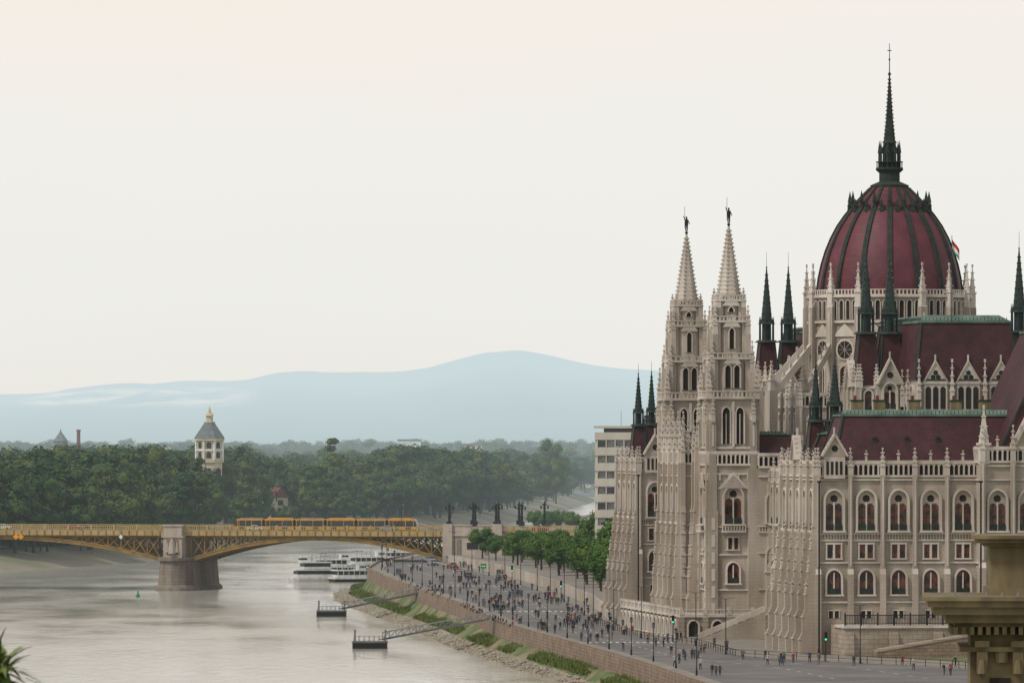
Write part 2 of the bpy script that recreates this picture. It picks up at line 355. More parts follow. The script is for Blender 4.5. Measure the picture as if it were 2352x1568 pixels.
def tower(cx,cy):
    t=MB()
    def faces(fn,h):
        for deg,ox,oy in((0,-h,-h),(-90,-h,h),(180,h,h),(90,h,-h)):
            t.frame(cx+ox,cy+oy,deg); fn()
        t.frame(cx,cy,0)
    t.frame(cx,cy,0); H=4.1
    t.box(-H,H,-H,H,3,33.4)
    def lower():
        L=2*H; c=H
        wbig(t,c,23.8,30,3.0); wpair(t,c,19.6,21.5,1.7); warch(t,c,14,17.4,2.0); 
        t.ext([(c-2.6,29.6),(c+2.6,29.6),(c,32.4)],-.5,-.35,'white_stone'); t.ext([(c-2.0,29.7),(c+2.0,29.7),(c,31.9)],-.6,-.5,'stone')
        for z in(31.9,23.2,18.6,12.8): t.box(0,L,-.25,0,z,z+.26,'white_stone')
        t.box(c-2,c+2,-1.1,-.2,22.4,22.7,'white_stone'); 
        for i in range(9): t.box(c-2+i*.48,c-1.84+i*.48,-1.1,-.95,22.7,23.5,'white_stone')
        t.box(c-2.1,c+2.1,-1.15,-.9,23.5,23.65,'white_stone')
        for x in(.75,L-.75):
            t.box(x-.75,x+.75,-.45,0,3,26,'stone'); t.box(x-.6,x+.6,-.35,0,26,33.4,'stone')
            for zz in range(7): t.box(x-.3,x+.3,-.52,-.44,6+zz*2.8,8+zz*2.8,'white_stone')
        arcade(t,0,L,33.4,2.4,.7)
        for k in range(6): t.box(.2+k*1.55,.45+k*1.55,-.3,-.02,31,31.9,'white_stone')
    faces(lower,H)
    H2=3.95; t.frame(cx,cy,0); t.box(-H2,H2,-H2,H2,33.4,44.6,'stone')
    def bel():
        L=2*H2;c=H2
        for x in(c-1.15,c+1.15):
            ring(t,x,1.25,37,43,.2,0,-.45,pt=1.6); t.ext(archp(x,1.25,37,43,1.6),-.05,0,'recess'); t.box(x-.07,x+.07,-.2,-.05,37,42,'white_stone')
        for x in(.55,L-.55):
            t.box(x-.55,x+.55,-.5,0,33.4,41,'stone'); t.extx([(0,41),(0,42),(-.5,41)],x-.55,x+.55,'white_stone'); t.box(x-.4,x+.4,-.3,0,41,44.6,'stone'); pinn(t,x,-.5,40.6,4.4,.3)
            t.box(x-.15,x+.15,-.58,-.5,36.6,40,'white_stone')
        t.box(c-.22,c+.22,-.4,0,36.5,44,'white_stone')
        t.box(-.5,L+.5,-.6,0,44.4,44.8,'white_stone'); t.box(0,L,-.25,0,36.2,36.5,'white_stone')
        for k in range(12): t.box(-.2+k*L/11.5,.1+k*L/11.5,-.5,-.3,44.8,45.6,'white_stone')
        t.box(-.4,L+.4,-.56,-.26,45.6,45.8,'white_stone')
    faces(bel,H2)
    def stage(h,z0,z1,win,pl):
        t.frame(cx,cy,0); t.ng(0,0,h*1.08,z0,h*1.05,z1,8,'stone')
        def f():
            L=2*h; c=h
            for x in((c-.75,c+.75) if win==2 else (c,)):
                ww=.95 if win==2 else .8
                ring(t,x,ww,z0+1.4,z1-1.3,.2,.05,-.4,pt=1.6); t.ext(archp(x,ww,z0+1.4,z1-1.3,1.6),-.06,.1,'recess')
            t.ext([(c-1.5,z1-1.1),(c+1.5,z1-1.1),(c,z1+1.0)],-.35,-.1,'white_stone')
            t.box(-.25,L+.25,-.4,.3,z1-.35,z1,'white_stone')
            for k in range(9): t.box(k*L/8.6,k*L/8.6+.22,-.35,-.2,z1,z1+.6,'white_stone')
            t.box(-.2,L+.2,-.4,-.15,z1+.6,z1+.75,'white_stone')
        faces(f,h)
        q=h*1.0
        for sx in(-1,1):
            for sy in(-1,1):
                t.box(sx*q-.42,sx*q+.42,sy*q-.42,sy*q+.42,z0,z0+(z1-z0)*.62,'stone'); pinn(t,sx*q,sy*q,z0+(z1-z0)*.62,pl,.38)
                q2=q*.78; t.box(sx*q2-.35,sx*q2+.35,sy*q2-.35,sy*q2+.35,z0,z1,'white_stone')
    for sx in(-1,1):
        for sy in(-1,1): t.frame(cx,cy,0); pinn(t,sx*4.0,sy*4.0,44.6,5.5,.42)
    stage(3.35,44.8,51.3,2,5.2)
    stage(2.75,51.3,57.4,1,4.8)
    stage(2.1,57.4,60.9,1,3.2)
    t.frame(cx,cy,0)
    t.ng(0,0,2.1,60.9,.18,73.0,8,'white_stone')
    for k in range(17):
        tt=(k+.3)/17.5; rr=2.1*(1-tt)+.18*tt; zz=60.9+12.1*tt
        for a in range(8):
            an=math.pi/8+a*math.pi/4; x=rr*math.cos(an)*1.03; y=rr*math.sin(an)*1.03; d=.15
            t.box(x-d,x+d,y-d,y+d,zz,zz+.26,'white_stone')
        t.ng(0,0,rr*1.02,zz+.05,rr*1.0,zz+.12,8,'stone')
    t.ng(0,0,.1,73,.3,73.3,8,'black'); t.ng(0,0,.3,73.3,.12,73.6,8,'black')
    t.ng(-.12,0,.1,73.6,.14,74.7,6,'black'); t.ng(.14,0,.1,73.6,.14,74.7,6,'black'); t.ng(0,0,.3,74.6,.34,75.6,8,'black'); t.ng(0,0,.12,75.6,.17,75.75,8,'black'); t.ng(0,0,.17,75.75,.12,76.1,8,'black')
    t.beam((.3,0,75.4),(.55,0,74.8),.12,.12,'black'); t.beam((-.3,0,75.5),(-.5,0,76.2),.12,.12,'black'); t.beam((-.3,0,74),(-.3,0,77.8),.06,.06,'black')
    t.build('gothic_tower',par)
tower(-31.4,-21); tower(-31.4,21)

# ---- roofs
r=MB()
def roof(u0,u1,v0,v1,z0,z1,iu,iv,cap=.6):
    r.fr4(u0,u1,v0,v1,z0,u0+iu,u1-iu,v0+iv,v1-iv,z1,'roof')
    r.box(u0+iu-.25,u1-iu+.25,v0+iv-.25,v1-iv+.25,z1,z1+cap*.4,'verdigris')
    r.fr4(u0+iu,u1-iu,v0+iv,v1-iv,z1+cap*.4,u0+iu+1.5,u1-iu-1.5,v0+iv+1.2,v1-iv-1.2,z1+cap*1.4,'verdigris')
    n=int((u1-u0-2*iu)/.6)
    for i in range(n):
        x=u0+iu+i*.6; r.box(x,x+.08,v0+iv-.2,v0+iv-.12,z1+cap*.4,z1+cap*.4+.55,'rib')
    for i in range(int((v1-v0-2*iv)/.6)):
        y=v0+iv+i*.6; r.box(u0+iu-.2,u0+iu-.12,y,y+.08,z1+cap*.4,z1+cap*.4+.5,'rib')
    for (a,b,c,d) in((u0,v0,u0+iu,v0+iv),(u1,v0,u1-iu,v0+iv),(u0,v1,u0+iu,v1-iv)): r.beam((a,b,z0+.1),(c,d,z1+.1),.35,.3,'rib')
    r.box(u0-.1,u1+.1,v0-.1,v0+.15,z0-.15,z0+.1,'rib')
roof(-30,31,-106.5,-93.5,34.3,41.3,1.8,3.2,.7)
for x in(-23.5,-18.5,-13.7): r.box(x-.3,x+.3,-105.2,-104,37.2,37.9,'rib'); r.ext([(x-.4,37.9),(x+.4,37.9),(x,38.4)],-105.3,-104,'rib')
for x in(-25,-21.5,-16,-9.5,-5,4): r.box(x-.8,x+.8,-99,-97.6,41.5,43.6,'cornice'); r.box(x-.95,x+.95,-99.1,-97.5,43.6,43.85,'rib'); r.box(x-.5,x-.1,-98.5,-98,43.85,44.5,'redroof')
roof(-31.5,-23.5,-92.5,-81.5,34.3,38.5,2.4,3.2,.4)
roof(-31.5,-23.5,63,84,34.3,39.5,2.4,3.2,.4)
roof(-31,31,71,84,34.3,41.3,2,3.2,.7)
roof(23.5,32,-92,72,34,40,2.4,3,.5)
roof(-24,20,-79,-27,31,37,4.5,3.5,.5); roof(-24,20,27,61,31,37,4.5,3.5,.5)
roof(-28.5,-20,-25,-16,33.2,38.5,1.5,1.8,.4); roof(-28.5,-20,16,25,33.2,38.5,1.5,1.8,.4); roof(-36,-28,-9.5,9.5,35.5,39,3,4,.5)
r.add([(-5.0,-110.6,36.5),(12,-110.6,36.5),(3.5,-110.6,54.3),(-5.0,-86,36.5),(12,-86,36.5),(3.5,-86,54.3)],[(0,2,5,3),(1,4,5,2),(3,5,4),(0,1,2)],'roof')
r.box(3.2,3.8,-110.6,-86,54.2,54.6,'verdigris'); r.beam((-5.1,-110.6,36.5),(3.5,-110.6,54.4),.4,.35,'rib')
for sgn in(-1,1):
    a,b=(-62,-25) if sgn<0 else(28,62)
    r.box(-8,8.4,a,b,30,47.3,'stone'); roof(-8.3,8.7,a-.3,b+.3,47.3,56.4,1.3,1.8,.9)
    r.box(-13,13,(-36 if sgn<0 else 20),(-20 if sgn<0 else 36),30,45,'stone')
r.frame(-8,-62,0)
for i in range(3):
    x=2.9+i*5.35
    r.box(x-1.9,x+1.9,-.3,0,42,46.6,'white_stone'); r.ext([(x-2.1,46.6),(x+2.1,46.6),(x,50.0)],-.3,.3,'white_stone')
    for s in(-1,1): r.beam((x+s*2.2,-.1,46.5),(x,-.1,50.2),.7,.22,'stone')
    for dx,dz in((0,.9),(-.42,0.2),(.42,.2)): r.ext([(x+dx+.4*math.cos(q*math.pi/4),47.5+dz+.4*math.sin(q*math.pi/4)) for q in range(8)],-.36,-.3,'recess')
    for k in(-1.2,0,1.2): r.ext(archp(x+k,.85,42.6,46.2,1.2),-.36,-.3,'recess')
    r.box(x-.12,x+.12,-.1,.1,50,51.3,'white_stone')
    pinn(r,x+2.65,-.5,43,7.6,.3)
pinn(r,.15,-.5,43,7.6,.3)
for z in(42,46.6): r.box(-.3,16.7,-.45,0,z,z+.25,'white_stone')
arcade(r,0,16.4,39.5,2.4)
r.frame(-8,-25,-90)
for i in range(8): warch(r,2.5+i*4.5,42.5,46.3,1.8,2); pinn(r,.3+i*4.5,-.5,43,6,.3)
r.frame()
r.box(-19,19,-19,19,30,43,'stone')
facade(r,-19,-19,0,38,8,levels=[('arch',38,42)],zb=33,zt=43,strs=[37],pin=4)
facade(r,-19,19,-90,38,8,levels=[('arch',38,42)],zb=33,zt=43,strs=[37],pin=4)
r.build('roofs_and_halls',par)

# ---- dome
d=MB()
R0=13.6; n=16
d.ng(0,0,R0,42,R0,62,16,'stone',rot=math.pi/16)
for i in range(16):
    an=2*math.pi*i/16; ap=R0*math.cos(math.pi/16); half=R0*math.sin(math.pi/16)
    dirx,diry=math.cos(an),math.sin(an)
    deg=math.degrees(an)+90
    c,s=math.cos(math.radians(deg)),math.sin(math.radians(deg))
    d.frame(dirx*ap-c*half,diry*ap-s*half,deg); L=2*half
    for k in range(4):
        x=L*(k+.5)/4; ring(d,x,.78,57.9,61.1,.12,0,-.35,pt=1.3); d.ext(archp(x,.78,57.9,61.1,1.3),-.05,0,'recess')
    d.box(0,L,-.5,0,57.3,57.7,'white_stone'); d.box(-.1,L+.1,-.6,0,61.6,62.1,'white_stone')
    for k in range(8): d.box(L*k/8+.1,L*k/8+.35,-.55,-.4,62.1,62.8,'white_stone')
    d.box(0,L,-.56,-.36,62.8,62.95,'white_stone')
    rr=1.5; ring_pts=[(L/2+rr*math.cos(q*math.pi/6),52.8+rr*math.sin(q*math.pi/6)) for q in range(12)]
    d.ext([(L/2+1.85*math.cos(q*math.pi/6),52.8+1.85*math.sin(q*math.pi/6)) for q in range(12)],-.2,0,'white_stone'); d.ext(ring_pts,-.26,-.2,'recess')
    for q in range(4): d.beam((L/2-rr*math.cos(q*math.pi/4),-.3,52.8-rr*math.sin(q*math.pi/4)),(L/2+rr*math.cos(q*math.pi/4),-.3,52.8+rr*math.sin(q*math.pi/4)),.08,.07,'stone')
    d.ext([(L/2-2.4,55),(L/2+2.4,55),(L/2,57.2)],-.3,0,'white_stone')
    warch(d,L/2,45,50,1.7,2)
    d.box(-.6,.6,-1.0,.2,42,60,'stone'); d.extx([(0,60),(0,61.5),(-1,60)],-.6,.6,'white_stone'); d.box(-.2,.2,-1.1,-1,44,59,'white_stone')
    pinn(d,0,-.45,60,7.4,.48)
    d.extx([(0,55),(0,53.2),(-8.5,44.5),(-8.5,46)],-.35,.35,'white_stone')
    for k in range(6):
        t=k/6+.08; d.box(-.15,.15,-8.5*t-.2,-8.5*t+.2,55-9*t,55.7-9*t,'white_stone')
    d.box(-.7,.7,-9.6,-8,38,46,'stone'); pinn(d,0,-8.8,46,5,.5)
d.frame()
prof=[(12.25,61.6),(12.2,63),(11.95,65),(11.45,67.3),(10.75,69.6),(9.85,71.8),(8.75,73.9),(7.5,75.7),(6.1,77.4),(4.6,79.0),(3.2,80.4)]
shell=MB()
NS=64
P=[];F=[]
for (rad,z) in prof:
    for i in range(NS): a=2*math.pi*i/NS; P.append((rad*math.cos(a),rad*math.sin(a),z))
for j in range(len(prof)-1):
    for i in range(NS): F.append((j*NS+i,j*NS+(i+1)%NS,(j+1)*NS+(i+1)%NS,(j+1)*NS+i))
shell.add(P,F,'dometile'); shell.build('dome_shell',par,smooth=True)
for i in range(16):
    a=2*math.pi*(i+.5)/16; ca,sa=math.cos(a),math.sin(a); P=[]
    for (rad,z) in prof:
        hw=.40 if rad>5 else .25
        for rr,t in((rad-.15,-hw),(rad+.28,-hw),(rad+.28,hw),(rad-.15,hw)): P.append((rr*ca-t*sa,rr*sa+t*ca,z+ (0.05 if rr>rad else 0)))
    F=[]
    for j in range(len(prof)-1):
        for k in range(3): F.append((4*j+k,4*j+k+1,4*j+5+k,4*j+4+k))
    d.add(P,F,'rib')
    rr=6.7; x,y=rr*ca,rr*sa; d.ng(x,y,.38,76.6,.3,77.9,4,'rib'); d.ng(x,y,.5,77.9,.03,79.8,4,'rib'); 
    a2=a+math.pi/16; x,y=6.9*math.cos(a2),6.9*math.sin(a2); d.ng(x,y,.55,76.2,.35,77.2,4,'rib'); d.ng(x,y,.5,77.2,.03,78.4,4,'rib')
d.ng(0,0,7.0,76.3,6.8,76.7,32,'rib')
d.ng(0,0,3.2,80.3,3.3,80.8,16,'rib'); d.ng(0,0,3.3,80.8,1.9,81.4,16,'rib'); d.ng(0,0,1.75,81.4,1.75,83,16,'rib'); d.ng(0,0,1.9,83,2.4,83.5,16,'rib'); d.ng(0,0,2.3,83.5,2.3,83.8,16,'rib')
for i in range(16): a=2*math.pi*i/16; d.box(2.15*math.cos(a)-.07,2.15*math.cos(a)+.07,2.15*math.sin(a)-.07,2.15*math.sin(a)+.07,83.8,84.7,'rib')
d.ng(0,0,2.3,84.7,2.3,84.85,16,'rib')
for i in range(8):
    a=2*math.pi*(i+.5)/8; x,y=1.75*math.cos(a),1.75*math.sin(a); d.ng(x,y,.22,83.8,.2,86.3,6,'rib'); d.ng(x,y,.35,86.3,.03,88.4,4,'rib'); d.beam((x,y,86),(x*.5,y*.5,87.7),.15,.25,'rib')
d.ng(0,0,.95,83.8,.9,88,8,'rib'); d.ng(0,0,1.3,88,1.05,88.4,8,'rib'); d.ng(0,0,1.0,88.4,.55,92.5,8,'rib'); d.ng(0,0,.75,92.5,.5,92.8,8,'rib'); d.ng(0,0,.55,92.8,.12,99.4,8,'rib')
for k in range(16):
    z=88.8+k*.66; rr=max(.15,1.0-(z-88.4)*.085)+.1
    for q in range(4): a=math.pi/4+q*math.pi/2; d.box(rr*math.cos(a)-.09,rr*math.cos(a)+.09,rr*math.sin(a)-.09,rr*math.sin(a)+.09,z,z+.2,'rib')
d.ng(0,0,.12,99.4,.32,99.7,8,'rib'); d.ng(0,0,.32,99.7,.1,100,8,'rib'); d.ng(0,0,.09,100,.05,104.9,5,'black'); d.box(-.35,.35,-.05,.05,103.6,103.75,'black'); d.ng(0,0,.16,102,.16,102.3,6,'black')
d.build('dome',par)

# ---- green spires
s=MB()
def spire(x,y,zb,zt,hb=1.6,body='roof'):
    H=zt-zb; z1=zb+H*.36; z2=zb+H*.5
    s.ng(x,y,hb*1.41,zb,hb*.62*1.41,z1,4,body)
    for sx in(-1,1):
        for sy in(-1,1): s.beam((x+sx*hb,y+sy*hb,zb),(x+sx*hb*.62,y+sy*hb*.62,z1),.16,.16,'copper')
    s.ng(x,y,hb*1.1,z1,hb*.8,z1+.4,8,'copper')
    for q in range(8):
        a=math.pi/8+q*math.pi/4; px,py=x+hb*.62*math.cos(a),y+hb*.62*math.sin(a)
        s.ng(px,py,.14,z1+.3,.12,z2,4,'copper'); s.ng(px,py,.2,z2,.02,z2+H*.06,4,'copper')
    s.ng(x,y,hb*.42,z1+.3,hb*.4,z2,8,'copper'); s.ng(x,y,hb*.8,z2,hb*.6,z2+.3,8,'copper')
    s.ng(x,y,hb*.5,z2+.3,.06,zt-H*.06,8,'copper')
    for k in range(9):
        t=(k+.4)/10; rr=hb*.5*(1-t)+.1; zz=z2+.3+(zt-H*.06-z2-.3)*t
        for q in range(4): a=math.pi/4+q*math.pi/2; s.box(x+rr*math.cos(a)-.08,x+rr*math.cos(a)+.08,y+rr*math.sin(a)-.08,y+rr*math.sin(a)+.08,zz,zz+.2,'copper')
    s.ng(x,y,.16,zt-H*.07,.12,zt-H*.06,6,'copper'); s.ng(x,y,.045,zt-H*.07,.03,zt+H*.05,4,'copper')
spire(-29.3,-87,34.5,51,1.5); spire(-26.3,-87,34.5,51.2,1.9)
spire(-31.9,70,34.2,50.6,1.45); spire(-29.5,70,34.2,51,1.45)
for v in(-45,45):
    for u in(-13.0,-9.1): spire(u,v,46.5,69.6,2.05)
    for u in(12.4,16.2): spire(u,v,46.5,70.4,2.05)
s.build('copper_spires',par)
t=MB()
for v0,v1 in((-51,-41),(39,50)):
    for u0,u1 in((-15.2,-7.2),(10.2,18.2)):
        t.box(u0,u1,v0,v1,30,46.4,'stone')
        facade(t,u0,v0,0,u1-u0,3,levels=[('arch1',42.2,45.6),('arch1',37,41)],zb=30,zt=45.8,strs=[41.6,45.9],pin=3.8,par=False,bw=.6)
        facade(t,u0,v1,-90,v1-v0,3,levels=[('arch1',42.2,45.6),('arch1',37,41)],zb=30,zt=45.8,strs=[41.6,45.9],pin=3.8,par=False,bw=.6)
        t.frame(u0,v0,0); t.box(2.8,6.6,-.9,0,42,46.8,'stone'); t.frame(u0,v0-.9,0); gable(t,4.7,4.0,46.6,50.6,0,.5); wbig(t,4.7,42.6,46.8,2.0)
        t.frame(u0,v1,-90); gable(t,(v1-v0)/2,4.2,46.2,50.4,-.1,.7); t.frame()
t.build('turret_blocks',par)
f=MB(); ff=-63; fu=-2.6; f.ng(fu,ff,.08,56,.05,70.3,6,'black')
def wavy(x0,z0,L,h,m,y):
    P=[];n=6
    for i in range(n+1):
        t=i/n; P+= [(x0+L*t*.6,y+.25*math.sin(t*7),z0-L*t*.85),(x0+L*t*.6,y+.25*math.sin(t*7),z0+h-L*t*.85)]
    f.add(P,[(2*i,2*i+2,2*i+3,2*i+1) for i in range(n)],m)
wavy(fu+.06,69,2.0,.7,'red',ff); wavy(fu+.06,68.3,2.0,.7,'white',ff); wavy(fu+.06,67.9,2.0,.4,'green',ff)
f.build('flag',par)
t=MB()
t.box(-31,2,-119,-112.2,3,9.4,'base_stone'); t.box(-31.2,2.2,-119.3,-112.2,9.4,9.8,'white_stone'); t.box(-31,-8.5,-112.2,-108.2,3,9.6,'base_stone')
t.box(2,40,-119,-112.2,3,7.6,'base_stone')
for i in range(85): t.box(-31+i*.24,-30.93+i*.24,-119.1,-119.03,9.8,11.4,'black')
for i in range(9): t.box(-31+i*2.5,-30.8+i*2.5,-119.15,-118.95,9.8,11.7,'black')
t.box(-31,-10.5,-119.1,-119.02,11.3,11.42,'black'); t.box(-31,-10.5,-119.1,-119.02,10.0,10.1,'black')
for i in range(5): t.fr4(-31+i*6.8,-29.6+i*6.8,-120,-119,3,-31+i*6.8,-29.6+i*6.8,-119.4,-119,8.8,'base_stone')
t.ext([(-27,3),(5,3),(5,8.4),(-12,8.4),(-27,6)],-124,-120.1,'wallstone'); t.beam((-27,-122,6.1),(-12,-122,8.5),4.2,.3,'base_stone')
for i in range(60): t.box(-12+i*.5,-11.9+i*.5,-123.9,-123.8,8.4,9.5,'black')
t.box(-12,18,-123.9,-123.8,9.5,9.6,'black')
t.build('terrace',par)

# ------------------------------------------------------------------ terrain
RT=[(500,60,120,5),(700,38,100,5),(850,24,78,5),(900,20,66,5),(945,15.5,37,5),(1000,9.5,32,5),(1035,5.5,24,5),(1100,-2,18,5.3),(1200,-9.9,15,5.9),(1300,-19.5,8.5,6.4),(1400,-28.8,-.5,6.9),(1470,-34,-8,7.1),(1545,-33,-17.5,7.3),(1650,-26,-12,7.3),(1800,-14,0,7.3),(2200,8,22,7),(3000,58,75,6),(4500,120,140,5)]
WT=[(500,55),(850,18),(972,8.2),(1042,-.4),(1100,-6.6),(1140,-10.8),(1200,-15.8),(1258,-20.9),(1320,-27.3),(1400,-35),(1470,-41),(1545,-43),(1650,-38),(1800,-21),(2200,0),(3000,50),(4500,112)]
def Ed(y): return interp(RT,y,1)
def Rt(y): return interp(RT,y,2)
def Zr(y): return interp(RT,y,3)
def Wt(y): return interp(WT,y,1)
YS=[500+20*i for i in range(201)]
def strip(name,fns,mat,ys=YS,smooth=False):
    mb=MB(); k=len(fns); P=[]
    for y in ys:
        for f in fns: x,z=f(y); P.append((x,y,z))
    mb.add(P,[],'rock')
    for j in range(len(ys)-1):
        for i in range(k-1):
            mb.f.append([j*k+i,j*k+i+1,(j+1)*k+i+1,(j+1)*k+i]); mb.m.append(mat[i] if isinstance(mat,list) else mat)
    return mb.build(name,smooth=smooth)
def up(y): return 0 if y<1120 else min(1.7,(y-1120)/30*1.7)
strip('road',[lambda y:(Ed(y)+3.5,Zr(y)),lambda y:(Rt(y)-3,Zr(y))],'asphalt')
strip('pavement',[lambda y:(Ed(y),Zr(y)+.13),lambda y:(Ed(y)+3.5,Zr(y)+.13),lambda y:(Ed(y)+3.5,Zr(y)-.05)],'paving')
strip('pavement',[lambda y:(Rt(y)-3,Zr(y)-.05),lambda y:(Rt(y)-3,Zr(y)+.13),lambda y:(Rt(y)+.05,Zr(y)+.13)],'paving')
strip('ground',[lambda y:(Rt(y)+.4,Zr(y)+.1+up(y)),lambda y:(Rt(y)+14,Zr(y)+.1+up(y)),lambda y:(Rt(y)+300,Zr(y)+1),lambda y:(9000,4)],['paving','earth','earth'])
strip('retaining_wall',[lambda y:(Rt(y),Zr(y)),lambda y:(Rt(y),Zr(y)+up(y)+.5),lambda y:(Rt(y)+.45,Zr(y)+up(y)+.5),lambda y:(Rt(y)+.45,Zr(y))],'stone',ys=[1122+12*i for i in range(35)])
def lw(t): return lambda y:(Ed(y)*(1-t)+Wt(y)*t)
ysd=[760+6*i for i in range(220)]
def nz(y,k,a): return a*noise.noise((y*.07,k*3.1,0))
strip('embankment_wall',[lambda y:(Ed(y)+.35,Zr(y)),lambda y:(Ed(y)+.35,Zr(y)+.55),lambda y:(Ed(y)-.05,Zr(y)+.55),lambda y:(Ed(y)-.1,Zr(y)-2.6),],'wallstone',ys=ysd)
strip('river_bank',[lambda y:(Ed(y)-.05,Zr(y)-2.3),lambda y:(lw(.25)(y)+nz(y,1,.3),2.4+nz(y,2,.4)),lambda y:(lw(.6)(y)+nz(y,3,.5),1.2+nz(y,4,.4)),lambda y:(lw(1)(y)+nz(y,5,.9),0.05),lambda y:(lw(1)(y)-3,-1.5)],['bank','bank','sand','sand'],ys=ysd)
def poly_ico():
    t=(1+5**.5)/2
    v=[(-1,t,0),(1,t,0),(-1,-t,0),(1,-t,0),(0,-1,t),(0,1,t),(0,-1,-t),(0,1,-t),(t,0,-1),(t,0,1),(-t,0,-1),(-t,0,1)]
    f=[(0,11,5),(0,5,1),(0,1,7),(0,7,10),(0,10,11),(1,5,9),(5,11,4),(11,10,2),(10,7,6),(7,1,8),(3,9,4),(3,4,2),(3,2,6),(3,6,8),(3,8,9),(4,9,5),(2,4,11),(6,2,10),(8,6,7),(9,8,1)]
    return [tuple(c/1.9 for c in p) for p in v],f
IV,IF=poly_ico()
mb=MB()
for i in range(3400):
    y=U(840,1545); t=U(.62,1.08); x=lw(t)(y)+U(-.3,.3); z=max(0,1.2*(1-t)/.4); sz=U(.15,.55)
    mb.add([(x+a*sz*U(.7,1.2),y+b*sz*U(.7,1.3),z+c*sz*.6) for a,b,c in IV],IF,'rock')
mb.build('river_bank_rocks')
mb=MB()
for i in range(24000):
    y=U(840,1545)
    nn_=noise.noise((y*.03,1,0))
    if nn_<-.1: continue
    t=U(.08,.62); x=lw(t)(y); z=2.6-1.6*t; h=U(.25,.7+max(0,nn_)*1.6); a=U(0,3.14); dx=.14*math.cos(a);dy=.14*math.sin(a)
    mb.add([(x-dx,y-dy,z-.1),(x+dx,y+dy,z-.1),(x+U(-.3,.3),y+U(-.3,.3),z+h)],[(0,1,2)],'grassblade')
mb.build('river_bank_grass')
mb=MB()
y=860
while y<1530:
    for fx in(.38,.66):
        x=lambda yy:(Ed(yy)+3.5)*(1-fx)+(Rt(yy)-3)*fx
        mb.add([(x(y)-.1,y,Zr(y)+.012),(x(y)+.1,y,Zr(y)+.012),(x(y+3)+.1,y+3,Zr(y+3)+.012),(x(y+3)-.1,y+3,Zr(y+3)+.012)],[(0,1,2,3)],'paint')
    y+=8
for yc in(1010,1165,1330):
    a=Ed(yc)+4; b=Rt(yc)-3.5; k=a
    while k<b: mb.add([(k,yc,Zr(yc)+.02),(k+.5,yc,Zr(yc)+.02),(k+.5,yc+4,Zr(yc+4)+.02),(k,yc+4,Zr(yc+4)+.02)],[(0,1,2,3)],'paint'); k+=1.1
mb.build('road_markings')
mb=MB(); mb.add([(-40000,-500,-3),(40000,-500,-3),(40000,40000,-3),(-40000,40000,-3)],[(0,1,2,3)],'earth'); mb.build('ground')
# water
me=bpy.data.meshes.new('water'); me.from_pydata([(-900,150,0),(900,150,0),(900,9000,0),(-900,9000,0)],[],[(0,1,2,3)])
m=bpy.data.materials.new('water'); m.use_nodes=True; nt=m.node_tree; nn=nt.nodes; ll=nt.links; nn.clear()
b=nn.new('ShaderNodeBsdfPrincipled'); b.inputs['IOR'].default_value=1.33
g=nn.new('ShaderNodeNewGeometry')
def wn(scx,scy,det,ro=.55):
    mp=nn.new('ShaderNodeMapping'); mp.inputs['Scale'].default_value=(scx,scy,1); ll.new(g.outputs['Position'],mp.inputs[0])
    z=nn.new('ShaderNodeTexNoise'); z.inputs['Scale'].default_value=1; z.inputs['Detail'].default_value=det; z.inputs['Roughness'].default_value=ro; ll.new(mp.outputs[0],z.inputs['Vector']); return z
z1=wn(.45,.10,6,.6); z2=wn(.04,.02,8,.66)
bp=nn.new('ShaderNodeBump'); bp.inputs['Distance'].default_value=.25; ll.new(z1.outputs[0],bp.inputs['Height'])
mrr=nn.new('ShaderNodeMapRange'); mrr.inputs[1].default_value=.36; mrr.inputs[2].default_value=.64; mrr.inputs[3].default_value=.25; mrr.inputs[4].default_value=.6; ll.new(z2.outputs[0],mrr.inputs[0]); ll.new(mrr.outputs[0],bp.inputs['Strength'])
mr2=nn.new('ShaderNodeMapRange'); mr2.inputs[1].default_value=.36; mr2.inputs[2].default_value=.64; mr2.inputs[3].default_value=.08; mr2.inputs[4].default_value=.17; ll.new(z2.outputs[0],mr2.inputs[0]); ll.new(mr2.outputs[0],b.inputs['Roughness'])
wc=nn.new('ShaderNodeMix'); wc.data_type='RGBA'; wc.inputs[6].default_value=(.42,.385,.31,1); wc.inputs[7].default_value=(.35,.32,.255,1); ll.new(z2.outputs[0],wc.inputs[0]); ll.new(wc.outputs[2],b.inputs['Base Color'])
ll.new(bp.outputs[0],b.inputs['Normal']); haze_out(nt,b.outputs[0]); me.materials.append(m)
o=bpy.data.objects.new('water',me); COL.objects.link(o)

# island
SH=[(-420,1700),(-240,1740),(-146,1794),(-112,1920),(-96,2250),(-48,2450),(-8,2740),(24,3200),(50,3774),(26,4100)]
mb=MB(); P=[]; n=len(SH)
for x,y in SH:
    P+= [(x+3,y-8,-1),(x-2,y+8,1.6),(x-12,y+34,5),(x-40,y+120,6.5),(-1400,y+900,6.5)]
mb.add(P,[],'sand')
for j in range(n-1):
    for i in range(4): mb.f.append([j*5+i,j*5+i+1,(j+1)*5+i+1,(j+1)*5+i]); mb.m.append('sand' if i<2 else 'earth')
mb.build('island')
mb=MB(); mb.add([(-9000,4050,4),(9000,4050,4),(9000,12500,6),(-9000,12500,6)],[(0,1,2,3)],'earth'); mb.build('ground')

